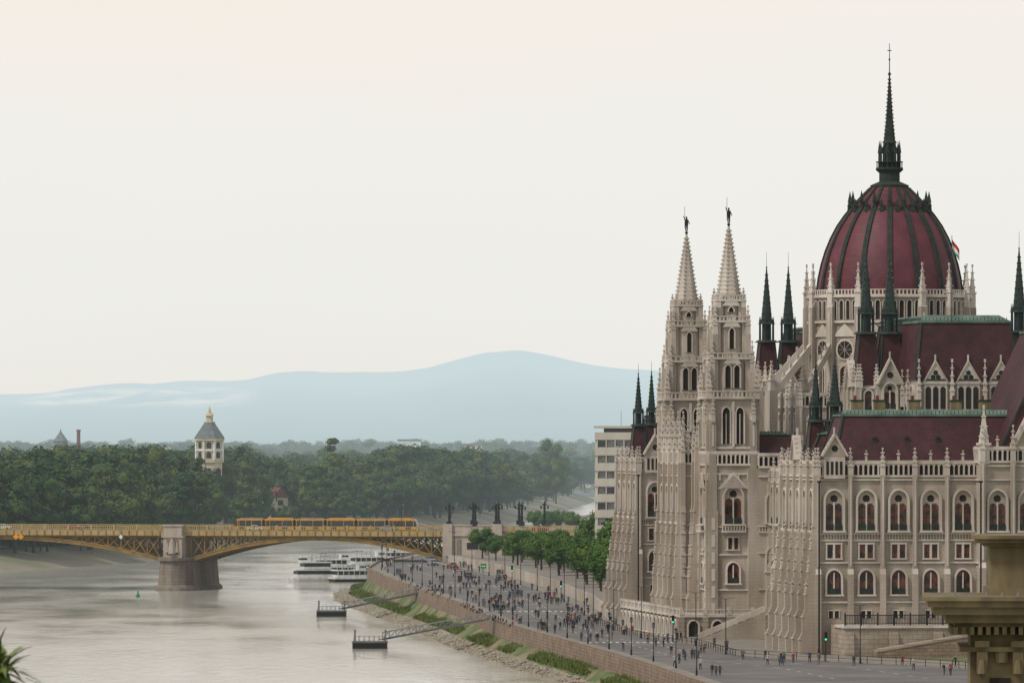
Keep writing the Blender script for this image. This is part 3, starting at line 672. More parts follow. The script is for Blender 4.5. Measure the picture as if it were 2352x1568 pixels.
# ------------------------------------------------------------------ trees
def tree_mesh(name,seed,H,Rr,ncl,nq,ls,leaf='leaf',shape='round'):
    rd=random.Random(seed); mb=MB(); u=lambda a,b:a+(b-a)*rd.random()
    mb.ng(0,0,.035*H*.5+.1,-.5,.015*H*.5+.08,H*.5,7,'bark')
    cl=[]
    for i in range(ncl):
        while True:
            a,b,c=u(-1,1),u(-1,1),u(-1,1)
            if .25<a*a+b*b+c*c<1: break
        if shape=='round': cx,cy,cz=a*Rr*.72,b*Rr*.72,H*.54+c*H*.36; cr=Rr*u(.3,.48)*(1.08-.3*abs(c))
        elif shape=='plane': cx,cy,cz=a*Rr*.72,b*Rr*.72,H*.60+c*H*.30; cr=Rr*u(.3,.48)*(1.1-.35*abs(c))
        else: cx,cy,cz=a*Rr*.45,b*Rr*.45,H*.55+c*H*.42; cr=Rr*u(.45,.7)*(1.1-.5*max(0,c))
        cl.append((cx,cy,cz,cr))
        if i<6: mb.beam((0,0,H*u(.25,.42)),(cx,cy,cz),.014*H,.014*H,'bark')
        k=.72*cr; mb.add([(cx+p*k*u(.8,1.15),cy+q*k*u(.8,1.15),cz+r_*k*.85) for p,q,r_ in IV],IF,leaf)
    for cx,cy,cz,cr in cl:
        for j in range(nq):
            v=Vector((rd.gauss(0,1),rd.gauss(0,1),rd.gauss(0,1)+.25)).normalized(); rr=cr*u(.72,1.08)
            p=Vector((cx,cy,cz))+Vector((v.x,v.y,v.z*.85))*rr
            nrm=(v*1.6+Vector((u(-.6,.6),u(-.6,.6),u(-.3,.7)))).normalized(); t1=nrm.orthogonal().normalized(); t2=nrm.cross(t1)
            an=u(0,3.14); c_,s_=math.cos(an),math.sin(an); a1=(t1*c_+t2*s_)*ls*u(.6,1.3)*.5; a2=(t2*c_-t1*s_)*ls*u(.4,1)*.5
            mb.add([tuple(p-a1),tuple(p-a2*.9+a1*.1),tuple(p+a1),tuple(p+a2)],[(0,1,2,3)],leaf)
    o=mb.build(name); me=o.data; bpy.data.objects.remove(o); return me
TM=[tree_mesh('crown',i,25,8.8,26,62,1.15) for i in range(7)]
TP=[tree_mesh('poplar',20+i,28,3.4,18,60,1.0,shape='tall') for i in range(2)]
TN=[tree_mesh('plane',40+i,8.6,3.6,22,110,.45,leaf='leaf_near',shape='plane') for i in range(4)]
isl=empty('island_trees')
def shx(y):
    T=[(b,a) for a,b in SH]; return interp(T,y,1)
random.seed(11)
cnt=0
for _ in range(14000):
    y=1830+(3900-1830)*R()**1.15; x0=shx(y)-9
    x=x0-abs(random.gauss(0,1))*75*(1+ (y-1800)/1500)
    if x<-.09*y-40: continue
    if (y<2250) and x>-101: continue
    q_=x/y; depth=x0-x; sc_=U(.66,1.2)*(1.0 if depth>12 else .80)
    if y>3000: sc_*=.85
    sc_*=1.04+.42*noise.noise((x*.018,y*.006,2))
    sc_=min(sc_,1.28)
    if -.0415<q_<-.0345 and y<2425: sc_*=.42
    if -.0440<q_<-.0320 and 2408<y<2432: continue
    if abs(x+110.5)<9 and abs(y-2290)<9: continue
    wd=sc_*U(.95,1.35)
    link('tree',random.choice(TM),(x,y,4.5),U(0,6.28),(wd,wd,sc_),isl); cnt+=1
    if cnt>1650: break
for i in range(16):
    y=U(1950,3000); x=shx(y)-U(60,250)
    if x<-.085*y: continue
    link('tree',random.choice(TP),(x,y,5),U(0,6),U(.85,1.02),isl)
for px,yy,sc2 in((-.0591,2100,1.12),(-.0434,2400,1.12),(-.0287,2500,1.25),(-.0500,2050,1.0),(-.0525,2040,1.0),(-.0705,2100,1.05)):
    link('tree',TP[0],(px*yy,yy,5),1,(sc2*1.5,sc2*1.5,sc2),isl)
for px,yy,sc2 in((.0053,3200,1.36),(.0070,3200,1.26)): link('tree',TM[2],(px*yy,yy,5),1,(sc2*.7,sc2*.7,sc2),isl)
for px,yy,sc2 in((-.0125,2700,1.22),(-.0095,2740,1.25),(-.019,2650,1.2),(-.0035,2850,1.18)): link('tree',TM[4],(px*yy,yy,5),2,(sc2*1.3,sc2*1.3,sc2),isl)
dist=empty('distant_trees')
for i in range(900):
    y=U(4100,6500); x=U(-.085,.05)*y; s_=U(.85,1.15)*(1 if y<5200 else 1.25)
    link('tree',random.choice(TM),(x,y,3),U(0,6),(s_*1.4,s_*1.4,s_),dist)
random.seed(5)
for i in range(46):
    y=1165+i*7.6; off=U(4.0,6.5)+ (i%3)*4.2+(1.5 if y>1300 else .5)
    x=Rt(y)+off; sc2=U(.85,1.18)*(1.12 if y<1300 else .9)
    link('plane_tree',TN[i%4],(x,y,Zr(y)+up(y)),U(0,6.28),(sc2*U(.9,1.15),sc2*U(.9,1.15),sc2))
for x,y,s2 in((23,1290,1.7),(25.5,1300,1.5),(20,1420,1.7),(30,1270,1.2)): link('plane_tree',TN[1],(x,y,8),U(0,6),s2)
for x,y in((12,2100),(16,2120),(20,2090),(8,2110)): link('plane_tree',TN[1],(x,y,6),U(0,6),.95)

# ------------------------------------------------------------------ hills
HP=[(-1800,960),(-900,940),(-300,925),(0,908),(120,903),(280,878),(360,882),(420,876),(560,876),(640,858),(700,853),(800,856),(900,858),(980,850),(1040,832),(1100,812),(1190,803),(1250,812),(1330,835),(1420,846),(1520,852),(1750,878),(2100,900),(2700,930),(4200,960)]
HX=[((a-1176)*.8333,38+(1005-b)*.8333) for a,b in HP]
mb=MB();P=[];cols=300;rows=14
for j in range(rows):
    t=j/(rows-1); y=8800+3200*t
    for i in range(cols):
        x=-2500+5000*i/(cols-1); h=(interp(HX,x-22)+2*interp(HX,x)+interp(HX,x+22))/4; hh=h*(math.sin(t*math.pi/2)**1.6)
        P.append((x,y,4+hh-4*t+(noise.noise((x*.01,y*.01,0))*14*math.sin(t*math.pi)+noise.noise((x*.03,0,0))*1.2)))
mb.add(P,[(j*cols+i,j*cols+i+1,(j+1)*cols+i+1,(j+1)*cols+i) for j in range(rows-1) for i in range(cols-1)],'earth')
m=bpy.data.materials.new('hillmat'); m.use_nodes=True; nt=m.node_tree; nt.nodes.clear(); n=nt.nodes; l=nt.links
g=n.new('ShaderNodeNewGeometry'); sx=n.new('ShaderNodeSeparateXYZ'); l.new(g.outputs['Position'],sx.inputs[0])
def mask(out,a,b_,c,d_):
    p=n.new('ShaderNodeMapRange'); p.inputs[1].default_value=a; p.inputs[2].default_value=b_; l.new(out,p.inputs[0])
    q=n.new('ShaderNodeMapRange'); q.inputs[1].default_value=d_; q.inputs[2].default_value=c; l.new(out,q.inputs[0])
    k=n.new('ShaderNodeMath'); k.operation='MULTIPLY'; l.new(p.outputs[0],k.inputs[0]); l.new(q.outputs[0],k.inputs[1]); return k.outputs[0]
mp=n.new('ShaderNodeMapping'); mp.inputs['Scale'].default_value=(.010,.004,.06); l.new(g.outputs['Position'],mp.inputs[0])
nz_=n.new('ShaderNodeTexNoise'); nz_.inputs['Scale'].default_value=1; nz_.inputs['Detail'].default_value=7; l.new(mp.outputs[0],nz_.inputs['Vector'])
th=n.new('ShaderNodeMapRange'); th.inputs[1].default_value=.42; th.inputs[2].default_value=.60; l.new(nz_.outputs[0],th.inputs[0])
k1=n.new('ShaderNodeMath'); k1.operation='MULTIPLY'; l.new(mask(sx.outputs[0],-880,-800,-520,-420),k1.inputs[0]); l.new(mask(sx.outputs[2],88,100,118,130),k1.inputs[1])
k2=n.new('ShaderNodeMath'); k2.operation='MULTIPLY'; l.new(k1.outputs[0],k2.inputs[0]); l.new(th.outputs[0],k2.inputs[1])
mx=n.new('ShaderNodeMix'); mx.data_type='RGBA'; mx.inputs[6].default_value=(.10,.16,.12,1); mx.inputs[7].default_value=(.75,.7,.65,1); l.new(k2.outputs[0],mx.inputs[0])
me_=n.new('ShaderNodeMix'); me_.data_type='RGBA'; me_.inputs[6].default_value=(.615,.725,.75,1); me_.inputs[7].default_value=(.74,.78,.775,1); l.new(k2.outputs[0],me_.inputs[0])  # painted haze glow of the hills, paler over the quarry scars
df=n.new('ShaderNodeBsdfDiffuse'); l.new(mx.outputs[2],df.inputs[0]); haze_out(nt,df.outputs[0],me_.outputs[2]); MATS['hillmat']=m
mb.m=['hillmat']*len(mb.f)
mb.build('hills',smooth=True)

# ------------------------------------------------------------------ bridge
BD=math.atan2(-.22,.975)
br=empty('bridge',(-84,1563,0),BD)
b=MB(); DZ=14.8
b.box(-190,112,0,25,DZ-.9,DZ,'asphalt'); b.box(-190,112,-.35,0,DZ-1.15,DZ+.05,'ochre_light'); b.box(-190,112,25,25.35,DZ-1.1,DZ+.05,'ochre')
for yy in(-.2,25.0):
    b.box(-190,112,yy,yy+.15,DZ+1.1,DZ+1.3,'ochre_light'); b.box(-190,112,yy,yy+.12,DZ+.2,DZ+.3,'ochre_light')
    for i in range(600): b.box(-190+i*.5,-189.83+i*.5,yy,yy+.1,DZ+.05,DZ+1.15,'ochre_light')
for i in range(150): b.box(-190+i*2,-189.7+i*2,-.5,-.35,DZ-1.2,DZ+.1,'ochre')
for i in range(50): b.box(-190+i*6,-189.5+i*6,-.3,.2,DZ+.05,DZ+1.5,'ochre_light')
spans=[(-188,-97),(-89,-4),(4,69)]
for s0,s1 in spans:
    L=s1-s0; N=int(L/3.4)
    for yy in(.8,8.5,16.5,24.2):
        A=[]
        for i in range(N+1):
            t=i/N; zz=7.7+5.3*(1-(2*t-1)**2); A.append((s0+L*t,zz))
        for i in range(N):
            (xa,za),(xb,zb)=A[i],A[i+1]; b.beam((xa,yy,za),(xb+.05,yy,zb),.6,.95,'ochre')
            b.beam((xa,yy,za+.4),(xb+.05,yy,zb+.4),.9,.12,'ochre_light')
            topz=DZ-1.2
            if topz-za>.9: b.beam((xa,yy,za),(xa,yy,topz),.3,.3,'ochre')
            if max(topz-za,topz-zb)>1.2:
                b.beam((xa,yy,za+.3),(xb,yy,topz),.22,.22,'ochre'); b.beam((xa,yy+.05,topz),(xb,yy+.05,zb+.3),.22,.22,'ochre')
        b.box(s0,s1,yy-.3,yy+.3,DZ-1.55,DZ-1.0,'ochre')
    for i in range(0,N+1,1):
        x,z=A[i]; b.beam((x,.8,z),(x,24.2,z),.25,.3,'ochre'); b.box(x-.2,x+.2,.8,24.2,DZ-1.5,DZ-.9,'ochre')
b.build('steel_arches',br)
def pier(s0):
    p=MB(); 
    def cap(hw,z,y0,y1):
        pts=[]
        for i in range(9): a=math.pi+math.pi*i/8; pts.append((s0+hw*math.cos(a),y0+hw*math.sin(a)*1.2,z))
        for i in range(9): a=math.pi*i/8; pts.append((s0+hw*math.cos(a),y1+hw*math.sin(a),z))
        return pts
    lv=[(5.7,-2),(5.5,.6),(4.7,1.4),(4.2,7.2),(4.9,7.4),(4.9,8.0),(3.9,8.3)]
    P=[];n=18
    for h,z in lv: P+=cap(h,z,2,24)
    F=[(j*n+i,j*n+(i+1)%n,(j+1)*n+(i+1)%n,(j+1)*n+i) for j in range(len(lv)-1) for i in range(n)]+[tuple(range((len(lv)-1)*n,len(lv)*n))]
    p.add(P,F,'pier')
    p.box(s0-2.4,s0+2.4,-2.4,25,8.2,13.4,'pier_light'); p.box(s0-2.8,s0+2.8,-2.8,-.4,13.2,13.7,'pier_light'); p.box(s0-2.3,s0+2.3,-2.3,-.4,13.7,16,'pier_light'); p.box(s0-2.6,s0+2.6,-2.6,-.4,16,16.4,'pier_light')
    p.box(s0-1.5,s0+1.5,-2.55,-2.4,9,12.6,'pier'); p.ng(s0,-2.6,1.0,9.2,.7,12.2,8,'pier_light'); p.ng(s0,-2.7,.5,12.2,.1,13,8,'pier_light'); p.ng(s0-1.2,-2.5,.6,9.5,.2,12,6,'pier_light'); p.ng(s0+1.2,-2.5,.6,9.5,.2,12,6,'pier_light')
    p.build('pier',br)
pier(0); pier(-93)
p=MB()
p.box(69,84,-1.2,27,-1,DZ-.9,'pier_light'); p.box(68.6,84.4,-1.6,0,DZ-1,DZ-.5,'pier_light'); p.box(69,84,-1.3,-.6,DZ-.5,DZ+1.5,'pier_light'); p.box(68.8,84.2,-1.5,-.4,DZ+1.5,DZ+1.8,'pier_light')
p.box(69,71.4,-2,-1.2,-1,DZ+2,'pier_light'); p.box(81.6,84,-2,-1.2,-1,DZ+2,'pier_light'); p.box(75,77.8,-1.35,-1.2,10.6,12.2,'black'); p.box(74.7,78.1,-1.3,-1.2,12.2,12.5,'white_stone')
for x in(73,80): p.box(x-.5,x+.5,-1.4,-1.2,8,13,'pier')
p.box(103,120,-1,27,3,DZ-.9,'pier_light'); p.box(84,103,4,5,3,DZ-.9,'pier')
p.build('abutment',br)
l=MB()
for s0 in(70.5,77.0,82.3,88.8):
    for yy in(-.9,25):
        l.box(s0-.6,s0+.6,yy-.6,yy+.6,DZ+1.5,DZ+2.6,'black'); l.ng(s0,yy,.35,DZ+2.6,.25,DZ+6.3,8,'black'); l.ng(s0,yy,.6,DZ+6.3,.6,DZ+6.6,8,'black')
        for q in(-1,1): l.beam((s0,yy,DZ+5.5),(s0+q*.9,yy,DZ+5.9),.12,.12,'black'); l.ng(s0+q*.9,yy,.25,DZ+5.5,.15,DZ+6.3,6,'black')
        l.ng(s0,yy,.3,DZ+6.6,.1,DZ+7.3,6,'black'); l.ng(s0,yy,.4,DZ+3.4,.4,DZ+3.7,8,'black')
for i in range(9):
    s0=-150+i*26
    l.ng(s0,.4,.09,DZ,.06,DZ+6.4,6,'black'); l.beam((s0,.4,DZ+6.3),(s0,2.2,DZ+6.6),.08,.08,'black'); l.box(s0-.15,s0+.15,1.9,2.6,DZ+6.5,DZ+6.7,'metal')
l.build('column_lamps',br)
l=MB()
for s0 in(-41.2,-39.9): 
    l.ext([(s0-.8,DZ-1.6),(s0,DZ-2.3),(s0+.8,DZ-1.6),(s0,DZ-.9)],-.75,-.68,'orange')
l.build('navigation_sign',br)
l=MB(); l.ext([(-14.4,DZ-1.5),(-13.8,DZ-2.1),(-13.3,DZ-1.5),(-13.8,DZ-.9)],-.75,-.68,'white'); l.ext([(-13.8,DZ-2.3),(-13.1,DZ-1.6),(-13.3,DZ-1.3)],-.8,-.76,'green'); l.build('navigation_sign',br)
def local(s_,t_):
    c,sn=math.cos(BD),math.sin(BD); return (-84+s_*c-t_*sn,1563+s_*sn+t_*c)
tr=MB(); segs=6; Lt=47.5; sl=Lt/segs
for i in range(segs):
    x0=i*sl+.2; x1=(i+1)*sl-.2; nose0=1.0 if i==0 else 0; nose1=1.0 if i==segs-1 else 0
    tr.ext([(x0,.35),(x1,.35),(x1,1.15),(x0,1.15)],-1.2,1.2,'tramyellow')
    tr.ext([(x0,1.15),(x1,1.15),(x1-nose1*.5,2.6),(x0+nose0*.5,2.6)],-1.17,1.17,'darkglass')
    tr.ext([(x0+nose0*.5,2.6),(x1-nose1*.5,2.6),(x1-nose1*.9,3.0),(x0+nose0*.9,3.0)],-1.2,1.2,'tramyellow')
    tr.box(x0+.6+nose0,x1-.6-nose1,-.9,.9,3.0,3.25,'tramyellow' if i%2 else 'metal')
    n=3
    for k in range(n+1):
        xx=x0+.3+nose0*.6+(x1-x0-.7-nose0*.6-nose1*.6)*k/n
        tr.box(xx,xx+.12,-1.22,-1.17,1.15,2.6,'tramyellow'); tr.box(xx,xx+.12,1.17,1.22,1.15,2.6,'tramyellow')
    for k in(0,1): xx=x0+1.4+k*3.2; tr.box(xx,xx+1.3,-1.23,-1.2,.5,2.45,'darkglass'); tr.box(xx-.1,xx,-1.25,-1.17,.4,2.6,'tramyellow')
    tr.box(x0+.8,x1-.8,-1.0,1.0,.1,.38,'black')
    if i: tr.box(x0-.45,x0+.02,-1.0,1.0,.4,2.8,'black')
tr.beam((20,0,3.2),(21.2,0,3.9),.1,.08,'metal'); tr.beam((21.2,0,3.9),(20.2,0,4.6),.1,.08,'metal'); tr.box(19.9,20.5,-.7,.7,4.6,4.66,'metal')
x,y=local(13,8.5); tr.build('tram',loc=(x,y,DZ),rot=BD)
def car_mesh():
    c=MB()
    c.extx([(-2.1,.35),(-2.15,.8),(-1.9,.95),(-1.0,1.02),(1.9,1.0),(2.1,.85),(2.1,.35)],-.85,.85,'carpaint')
    c.fr4(-.78,.78,-1.05,1.7,1.0,-.62,.62,-.35,1.15,1.45,'darkglass'); c.fr4(-.64,.64,-.4,1.2,1.44,-.56,.56,-.25,1.05,1.5,'carpaint')
    for sx in(-1,1):
        for yy in(-1.35,1.35):
            n=12; P=[(sx*.7,yy+.33*math.cos(a*math.pi/6),.33+.33*math.sin(a*math.pi/6)) for a in range(n)]+[(sx*.9,yy+.33*math.cos(a*math.pi/6),.33+.33*math.sin(a*math.pi/6)) for a in range(n)]
            c.add(P,[(i,(i+1)%n,n+(i+1)%n,n+i) for i in range(n)]+[tuple(range(n-1,-1,-1)),tuple(range(n,2*n))],'tyre')
        c.box(sx*.62-.15,sx*.62+.15,-2.18,-2.1,.6,.75,'white'); c.box(sx*.65-.13,sx*.65+.13,2.1,2.16,.65,.8,'red'); c.beam((sx*.8,-.7,1.0),(sx*.63,-.3,1.45),.06,.06,'carpaint')
    c.box(-.5,.5,-2.2,-2.13,.4,.55,'black')
    o=c.build('car'); me=o.data; bpy.data.objects.remove(o); return me
CM=car_mesh()
for s_,t_ in((-50,4),(-48,10),(-27,4),(20,3),(54,3),(17,20),(92,5)):
    x,y=local(s_,t_); link('car',CM,(x,y,DZ),BD+math.pi/2)
for x,y in((-20,1545),(-15,1620),(-17,1590),(-19,1510),(-14,1480)): link('car',CM,(x,y,Zr(y)),.3)

# ------------------------------------------------------------------ white office block
bd=empty('office_building',(17.6,1310,0),math.radians(-4))
mb=MB(); mb.box(0,34,0,60,5,39.0,'concrete')
for i in range(9):
    z=10+i*3.25
    for k in range(18): mb.box(.35+k*1.86,1.95+k*1.86,-.08,0,z+.1,z+1.4,'winband' if (k*5+i*3)%4 else 'darkglass'); mb.box(.12+k*1.86,.35+k*1.86,-.25,0,z-.1,z+1.6,'concrete')
    for k in range(32): mb.box(-.08,0,.35+k*1.86,1.95+k*1.86,z+.1,z+1.4,'winband'); mb.box(-.25,0,.12+k*1.86,.35+k*1.86,z-.1,z+1.6,'concrete')
    mb.box(-.3,34.2,-.3,0,z+1.6,z+3.15,'concrete'); mb.box(-.3,0,0,60,z+1.6,z+3.15,'concrete')
mb.box(1.5,32,1.5,58,39.0,40.0,'darkglass'); mb.box(-.5,34.5,-.5,60.5,40.0,40.5,'concrete'); mb.box(10,20,10,30,40.5,43,'concrete')
for k in range(4): mb.ng(5+k*5,4,.06,40.5,.04,43.8,4,'black')
mb.build('walls',bd)

# ------------------------------------------------------------------ water tower etc
wt=empty('water_tower',(-110.5,2290,0)); mb=MB()
mb.ng(0,0,5.6,4,4.9,29,8,'cream'); mb.ng(0,0,5.6,29,5.6,30,8,'cream'); mb.ng(0,0,5.0,30,5.0,37,8,'cream'); mb.ng(0,0,5.5,33.2,5.5,33.7,8,'white'); mb.ng(0,0,5.8,37,5.8,37.8,8,'cream'); mb.ng(0,0,6.0,37.8,2.0,43.5,8,'slate'); mb.ng(0,0,2.2,43.5,2.2,43.9,8,'cream'); mb.ng(0,0,1.4,43.9,1.3,46,8,'cream'); mb.ng(0,0,1.9,46,1.2,47,8,'cream'); mb.ng(0,0,.8,47,.1,49.5,8,'cream')
for i in range(8):
    a=2*math.pi*i/8; deg=math.degrees(a)+90; c,s_=math.cos(math.radians(deg)),math.sin(math.radians(deg)); ap=5*math.cos(math.pi/8); h=5*math.sin(math.pi/8)
    mb.frame(math.cos(a)*ap-c*h,math.sin(a)*ap-s_*h,deg)
    for z in(30.6,34.2): mb.ext(archp(h,1.7,z,z+2.3,1),-.15,-.02,'recess')
    mb.ext(archp(h,2,21,27,1),-.45,-.02,'recess'); mb.box(-.3,.3,-.5,.1,30,37,'white')
mb.frame(); mb.build('tower_body',wt)
wt=empty('water_tower',(-252,3500,0)); mb=MB(); mb.ng(0,0,3.6,4,3.4,33,8,'slate'); mb.ng(0,0,4.4,33,4.0,36,8,'slate'); mb.ng(0,0,4.6,36,.8,41,8,'slate'); mb.ng(0,0,.7,41,.1,43,6,'slate'); mb.build('tower_body',wt)
ch=MB(); ch.ng(0,0,1.5,4,1.0,42,10,'redroof'); ch.ng(0,0,1.25,41.5,1.25,42.6,10,'redroof'); ch.build('chimney',loc=(-242,3500,0))
hs=empty('red_roof_house',(-91.7,2420,3),.6); mb=MB(); mb.box(-3.4,3.4,-4.4,4.4,0,12,'cream'); mb.ext([(-4.0,12),(4.0,12),(0,16)],-4.8,4.8,'redroof'); mb.box(-1.2,1.2,-4.5,-4.4,9,11,'recess'); mb.box(-3.5,-3.4,-2,2,9,11,'recess'); mb.build('walls',hs)
for xx,ww,hh,zz in((-249,18,32,0),(-282,10,32,1),(-72,16,36,1),(-27,12,33,0)):
    bb=MB(); y=4400
    bb.box(-ww/2,ww/2,-6,6,0,hh-3,'white' if zz else 'cream'); bb.box(-ww/2-.5,ww/2+.5,-6.5,6.5,hh-3,hh-2,'slate')
    for f_ in range(8):
        for k in range(int(ww/4)): bb.box(-ww/2+1+k*4,-ww/2+3+k*4,-6.1,-6,2+f_*3.6,4+f_*3.6,'recess')
    bb.build('apartment_building',loc=(xx,y,3))
fb=MB(); fb.box(-60,220,0,20,15,17.5,'white'); fb.box(-60,220,-.3,0,17.5,18.6,'metal')
for k in range(6): fb.box(-40+k*45,-36+k*45,2,18,-1,15,'concrete')
for k in range(12): fb.ng(-50+k*22,1,.2,17.5,.15,27,5,'metal')
fb.build('river_bridge',loc=(0,4300,0))

# ------------------------------------------------------------------ boats and docks
def boat(name,x,y,L,rot,dark=False,decks=2):
    b=MB(); w_=2.8; hull='black' if dark else 'boatwhite'
    def outline(z,s=1,w2=w_): return [(-L/2*s,-w2,z),(L*.32*s,-w2,z),(L*.44*s,-w2*.6,z),(L/2*s,0,z),(L*.44*s,w2*.6,z),(L*.32*s,w2,z),(-L/2*s,w2,z)]
    P=outline(-.3,.95,w_*.85)+outline(.8)+outline(1.3,1.0); n=7
    b.add(P,[(i,(i+1)%n,n+(i+1)%n,n+i) for i in range(n)],hull); b.add(P,[(n+i,n+(i+1)%n,2*n+(i+1)%n,2*n+i) for i in range(n)]+[tuple(range(2*n,3*n))],'boatwhite')
    for d_ in range(decks):
        z=1.3+d_*2.0; a=-L/2+1+d_*1.2; e=L*.34-d_*1.8
        b.box(a,e,-w_+.5,w_-.5,z,z+.6,'boatwhite'); b.box(a+.1,e-.1,-w_+.55,w_-.55,z+.6,z+1.6,'darkglass'); b.box(a-.4,e+.6,-w_+.2,w_-.2,z+1.6,z+1.85,'boatwhite')
        k=a
        while k<e: b.box(k,k+.2,-w_+.47,-w_+.6,z+.6,z+1.6,'boatwhite'); k+=1.5
    z=1.3+decks*2.0; k=-L/2+2
    while k<L*.2: b.box(k,k+.06,-w_+.4,-w_+.46,z,z+1,'boatwhite'); k+=.9
    b.box(-L/2+2,L*.2,-w_+.38,-w_+.48,z+1,z+1.08,'boatwhite')
    b.box(L*.1,L*.1+2.0,-1.3,1.3,z-.2,z+1.3,'boatwhite'); b.box(L*.1+.3,L*.1+2.05,-1.32,1.32,z+.4,z+.9,'darkglass')
    b.ng(0,0,.07,z,.05,z+2.6,5,'metal'); b.box(-L/2+2.5,-L/2+L*.3,-2.2,2.2,z+1.4,z+1.52,'deckgray')
    for q in range(4): b.ng(-L/2+2.7+q*L*.09,-2,.05,z,.05,z+1.4,4,'metal')
    b.build(name,loc=(x,y,0),rot=rot)
boat('river_boat',-53,1662,13.5,math.pi+.3); boat('river_boat',-48,1700,14,.25)
boat('river_boat',-42,1656,12,.35,True,1); boat('river_boat',-29.5,1810,17,.25,True,2); boat('river_boat',-39,1735,15,.35); boat('river_boat',-36,1765,13,.2,False,1); boat('river_boat',-22,1845,15,.2); boat('river_boat',-36.5,1695,10,.5,False,1)
def dock(x0,x1,y,ex,ey,ez,nm):
    d_=empty(nm,(0,0,0)); b=MB()
    b.box(x0,x1,y-2,y+5,-.3,1.0,'black'); b.box(x0-.1,x1+.1,y-2.1,y+5.1,1.0,1.2,'deckgray')
    b.box(x0+.3,x1-.3,y-1.8,y-1.7,2.1,2.2,'metal')
    n=int((x1-x0)/.9)
    for i in range(n+1): b.box(x0+.2+i*.9,x0+.28+i*.9,y-1.9,y-1.8,1.2,2.2,'metal'); b.box(x0+.2+i*.9,x0+.28+i*.9,y+4.8,y+4.9,1.2,2.2,'metal')
    for xx in(x0+.3,x1-.4): b.box(xx,xx+.2,y-1.5,y-1.3,1.2,3.3,'metal'); b.box(xx,xx+.2,y+4,y+4.2,1.2,3.3,'metal'); b.box(xx,xx+.2,y-1.5,y+4.2,3.2,3.35,'metal')
    A=Vector((x1-.8,y+1,1.6)); B=Vector((ex,ey,ez)); n=16
    for off in(-.9,.9):
        o_=Vector((0,off,0)); b.beam(A+o_,B+o_,.2,.3,'metal'); b.beam(A+o_+Vector((0,0,1.2)),B+o_+Vector((0,0,1.2)),.15,.15,'metal')
        for i in range(n):
            p=A.lerp(B,i/n)+o_; q_=A.lerp(B,(i+1)/n)+o_; b.beam(p,p+Vector((0,0,1.2)),.1,.1,'metal'); b.beam(p,q_+Vector((0,0,1.2)),.08,.08,'metal')
    b.beam(A,B,1.8,.1,'deckgray'); b.build('pontoon',d_)
dock(-41.6,-35.4,1336,-14.6,1290,7,'landing_stage'); dock(-28.8,-22.6,1133,-3.5,1112,6,'landing_stage')
dock(-133,-127,1905,-124,1925,2,'landing_stage')
b=MB(); b.ng(0,0,.5,-.3,.5,.4,10,'green'); b.ng(0,0,.35,.4,.1,1.3,8,'green'); b.ng(0,0,.15,1.3,.15,1.5,6,'black'); b.build('buoy',loc=(-89.5,1500,0))

# ------------------------------------------------------------------ street furniture
def lamp_mesh(h,kind):
    b=MB(); b.ng(0,0,.16,0,.13,.9,8,'black'); b.ng(0,0,.08,.9,.055,h,8,'black')
    if kind==0:
        for q in(-1,1): b.beam((0,0,h-.1),(q*1.0,0,h+.15),.06,.06,'black'); b.box(q*1.1-.3,q*1.1+.3,-.12,.12,h+.08,h+.2,'metal')
    elif kind==1:
        b.ng(0,0,.1,h,.28,h+.1,8,'black'); b.ng(0,0,.26,h+.1,.2,h+.55,8,'winband'); b.ng(0,0,.32,h+.55,.05,h+.8,8,'black')
    else:
        b.ng(0,0,.15,0,.13,h,8,'black'); b.box(-.3,.3,-.1,.1,h-.2,h+.1,'black'); b.ng(0,0,.22,0,.22,1.5,8,'black')
    o=b.build('lamp'); me=o.data; bpy.data.objects.remove(o); return me
L0,L1,L2=lamp_mesh(8.5,0),lamp_mesh(5,1),lamp_mesh(26.5,2)
for y in range(880,1540,38): link('street_lamp',L0,(Rt(y)-3.4,y,Zr(y)),.1)
for y in range(868,1530,27): link('street_lamp',L1,(Ed(y)+3.0,y,Zr(y)+.1),0)
for x,y in((45.8,935),(22,1092),(70,936)): link('floodlight_mast',L2,(x,y,5),0)
def sig():
    b=MB(); b.ng(0,0,.07,0,.06,3.4,8,'black'); b.box(-.17,.17,-.2,.05,2.5,3.5,'black')
    for k,mm in((2.65,'greenlamp'),(2.98,'recess'),(3.3,'recess')): b.ext([(.12*math.cos(a*math.pi/4),k+.12*math.sin(a*math.pi/4)) for a in range(8)],-.24,-.2,mm)
    for k in(2.82,3.15,3.48): b.box(-.15,.15,-.36,-.2,k-.02,k,'black')
    o=b.build('sig'); me=o.data; bpy.data.objects.remove(o); return me
SG=sig()
for x,y in((9.5,1215),(46.3,925),(0,1330),(26,1012)): link('traffic_light',SG,(x,y,Zr(y)),0,1.25)
def sgn(mm):
    b=MB(); b.ng(0,0,.04,0,.04,3.0,6,'metal'); b.box(-.45,.45,-.08,-.04,2.3,3.1,mm); b.box(-.3,.3,-.1,-.08,2.6,2.75,'white')
    o=b.build('s'); me=o.data; bpy.data.objects.remove(o); return me
S1,S2=sgn('green'),sgn('red')
link('traffic_sign',S1,(-6.2,1360,Zr(1360)),0,1.3); link('traffic_sign',S2,(-12,1380,Zr(1380)),0,.8)
mb=MB()
yy=860
while yy<1120:
    x=Rt(yy)-3.1; mb.box(x-.05,x+.05,yy-.05,yy+.05,Zr(yy)+.1,Zr(yy)+1.15,'black')
    x2=Rt(yy+3)-3.1; mb.beam((x,yy,Zr(yy)+1.1),(x2,yy+3,Zr(yy+3)+1.1),.06,.06,'black'); mb.beam((x,yy,Zr(yy)+.6),(x2,yy+3,Zr(yy+3)+.6),.05,.05,'black'); yy+=3
mb.build('railing')

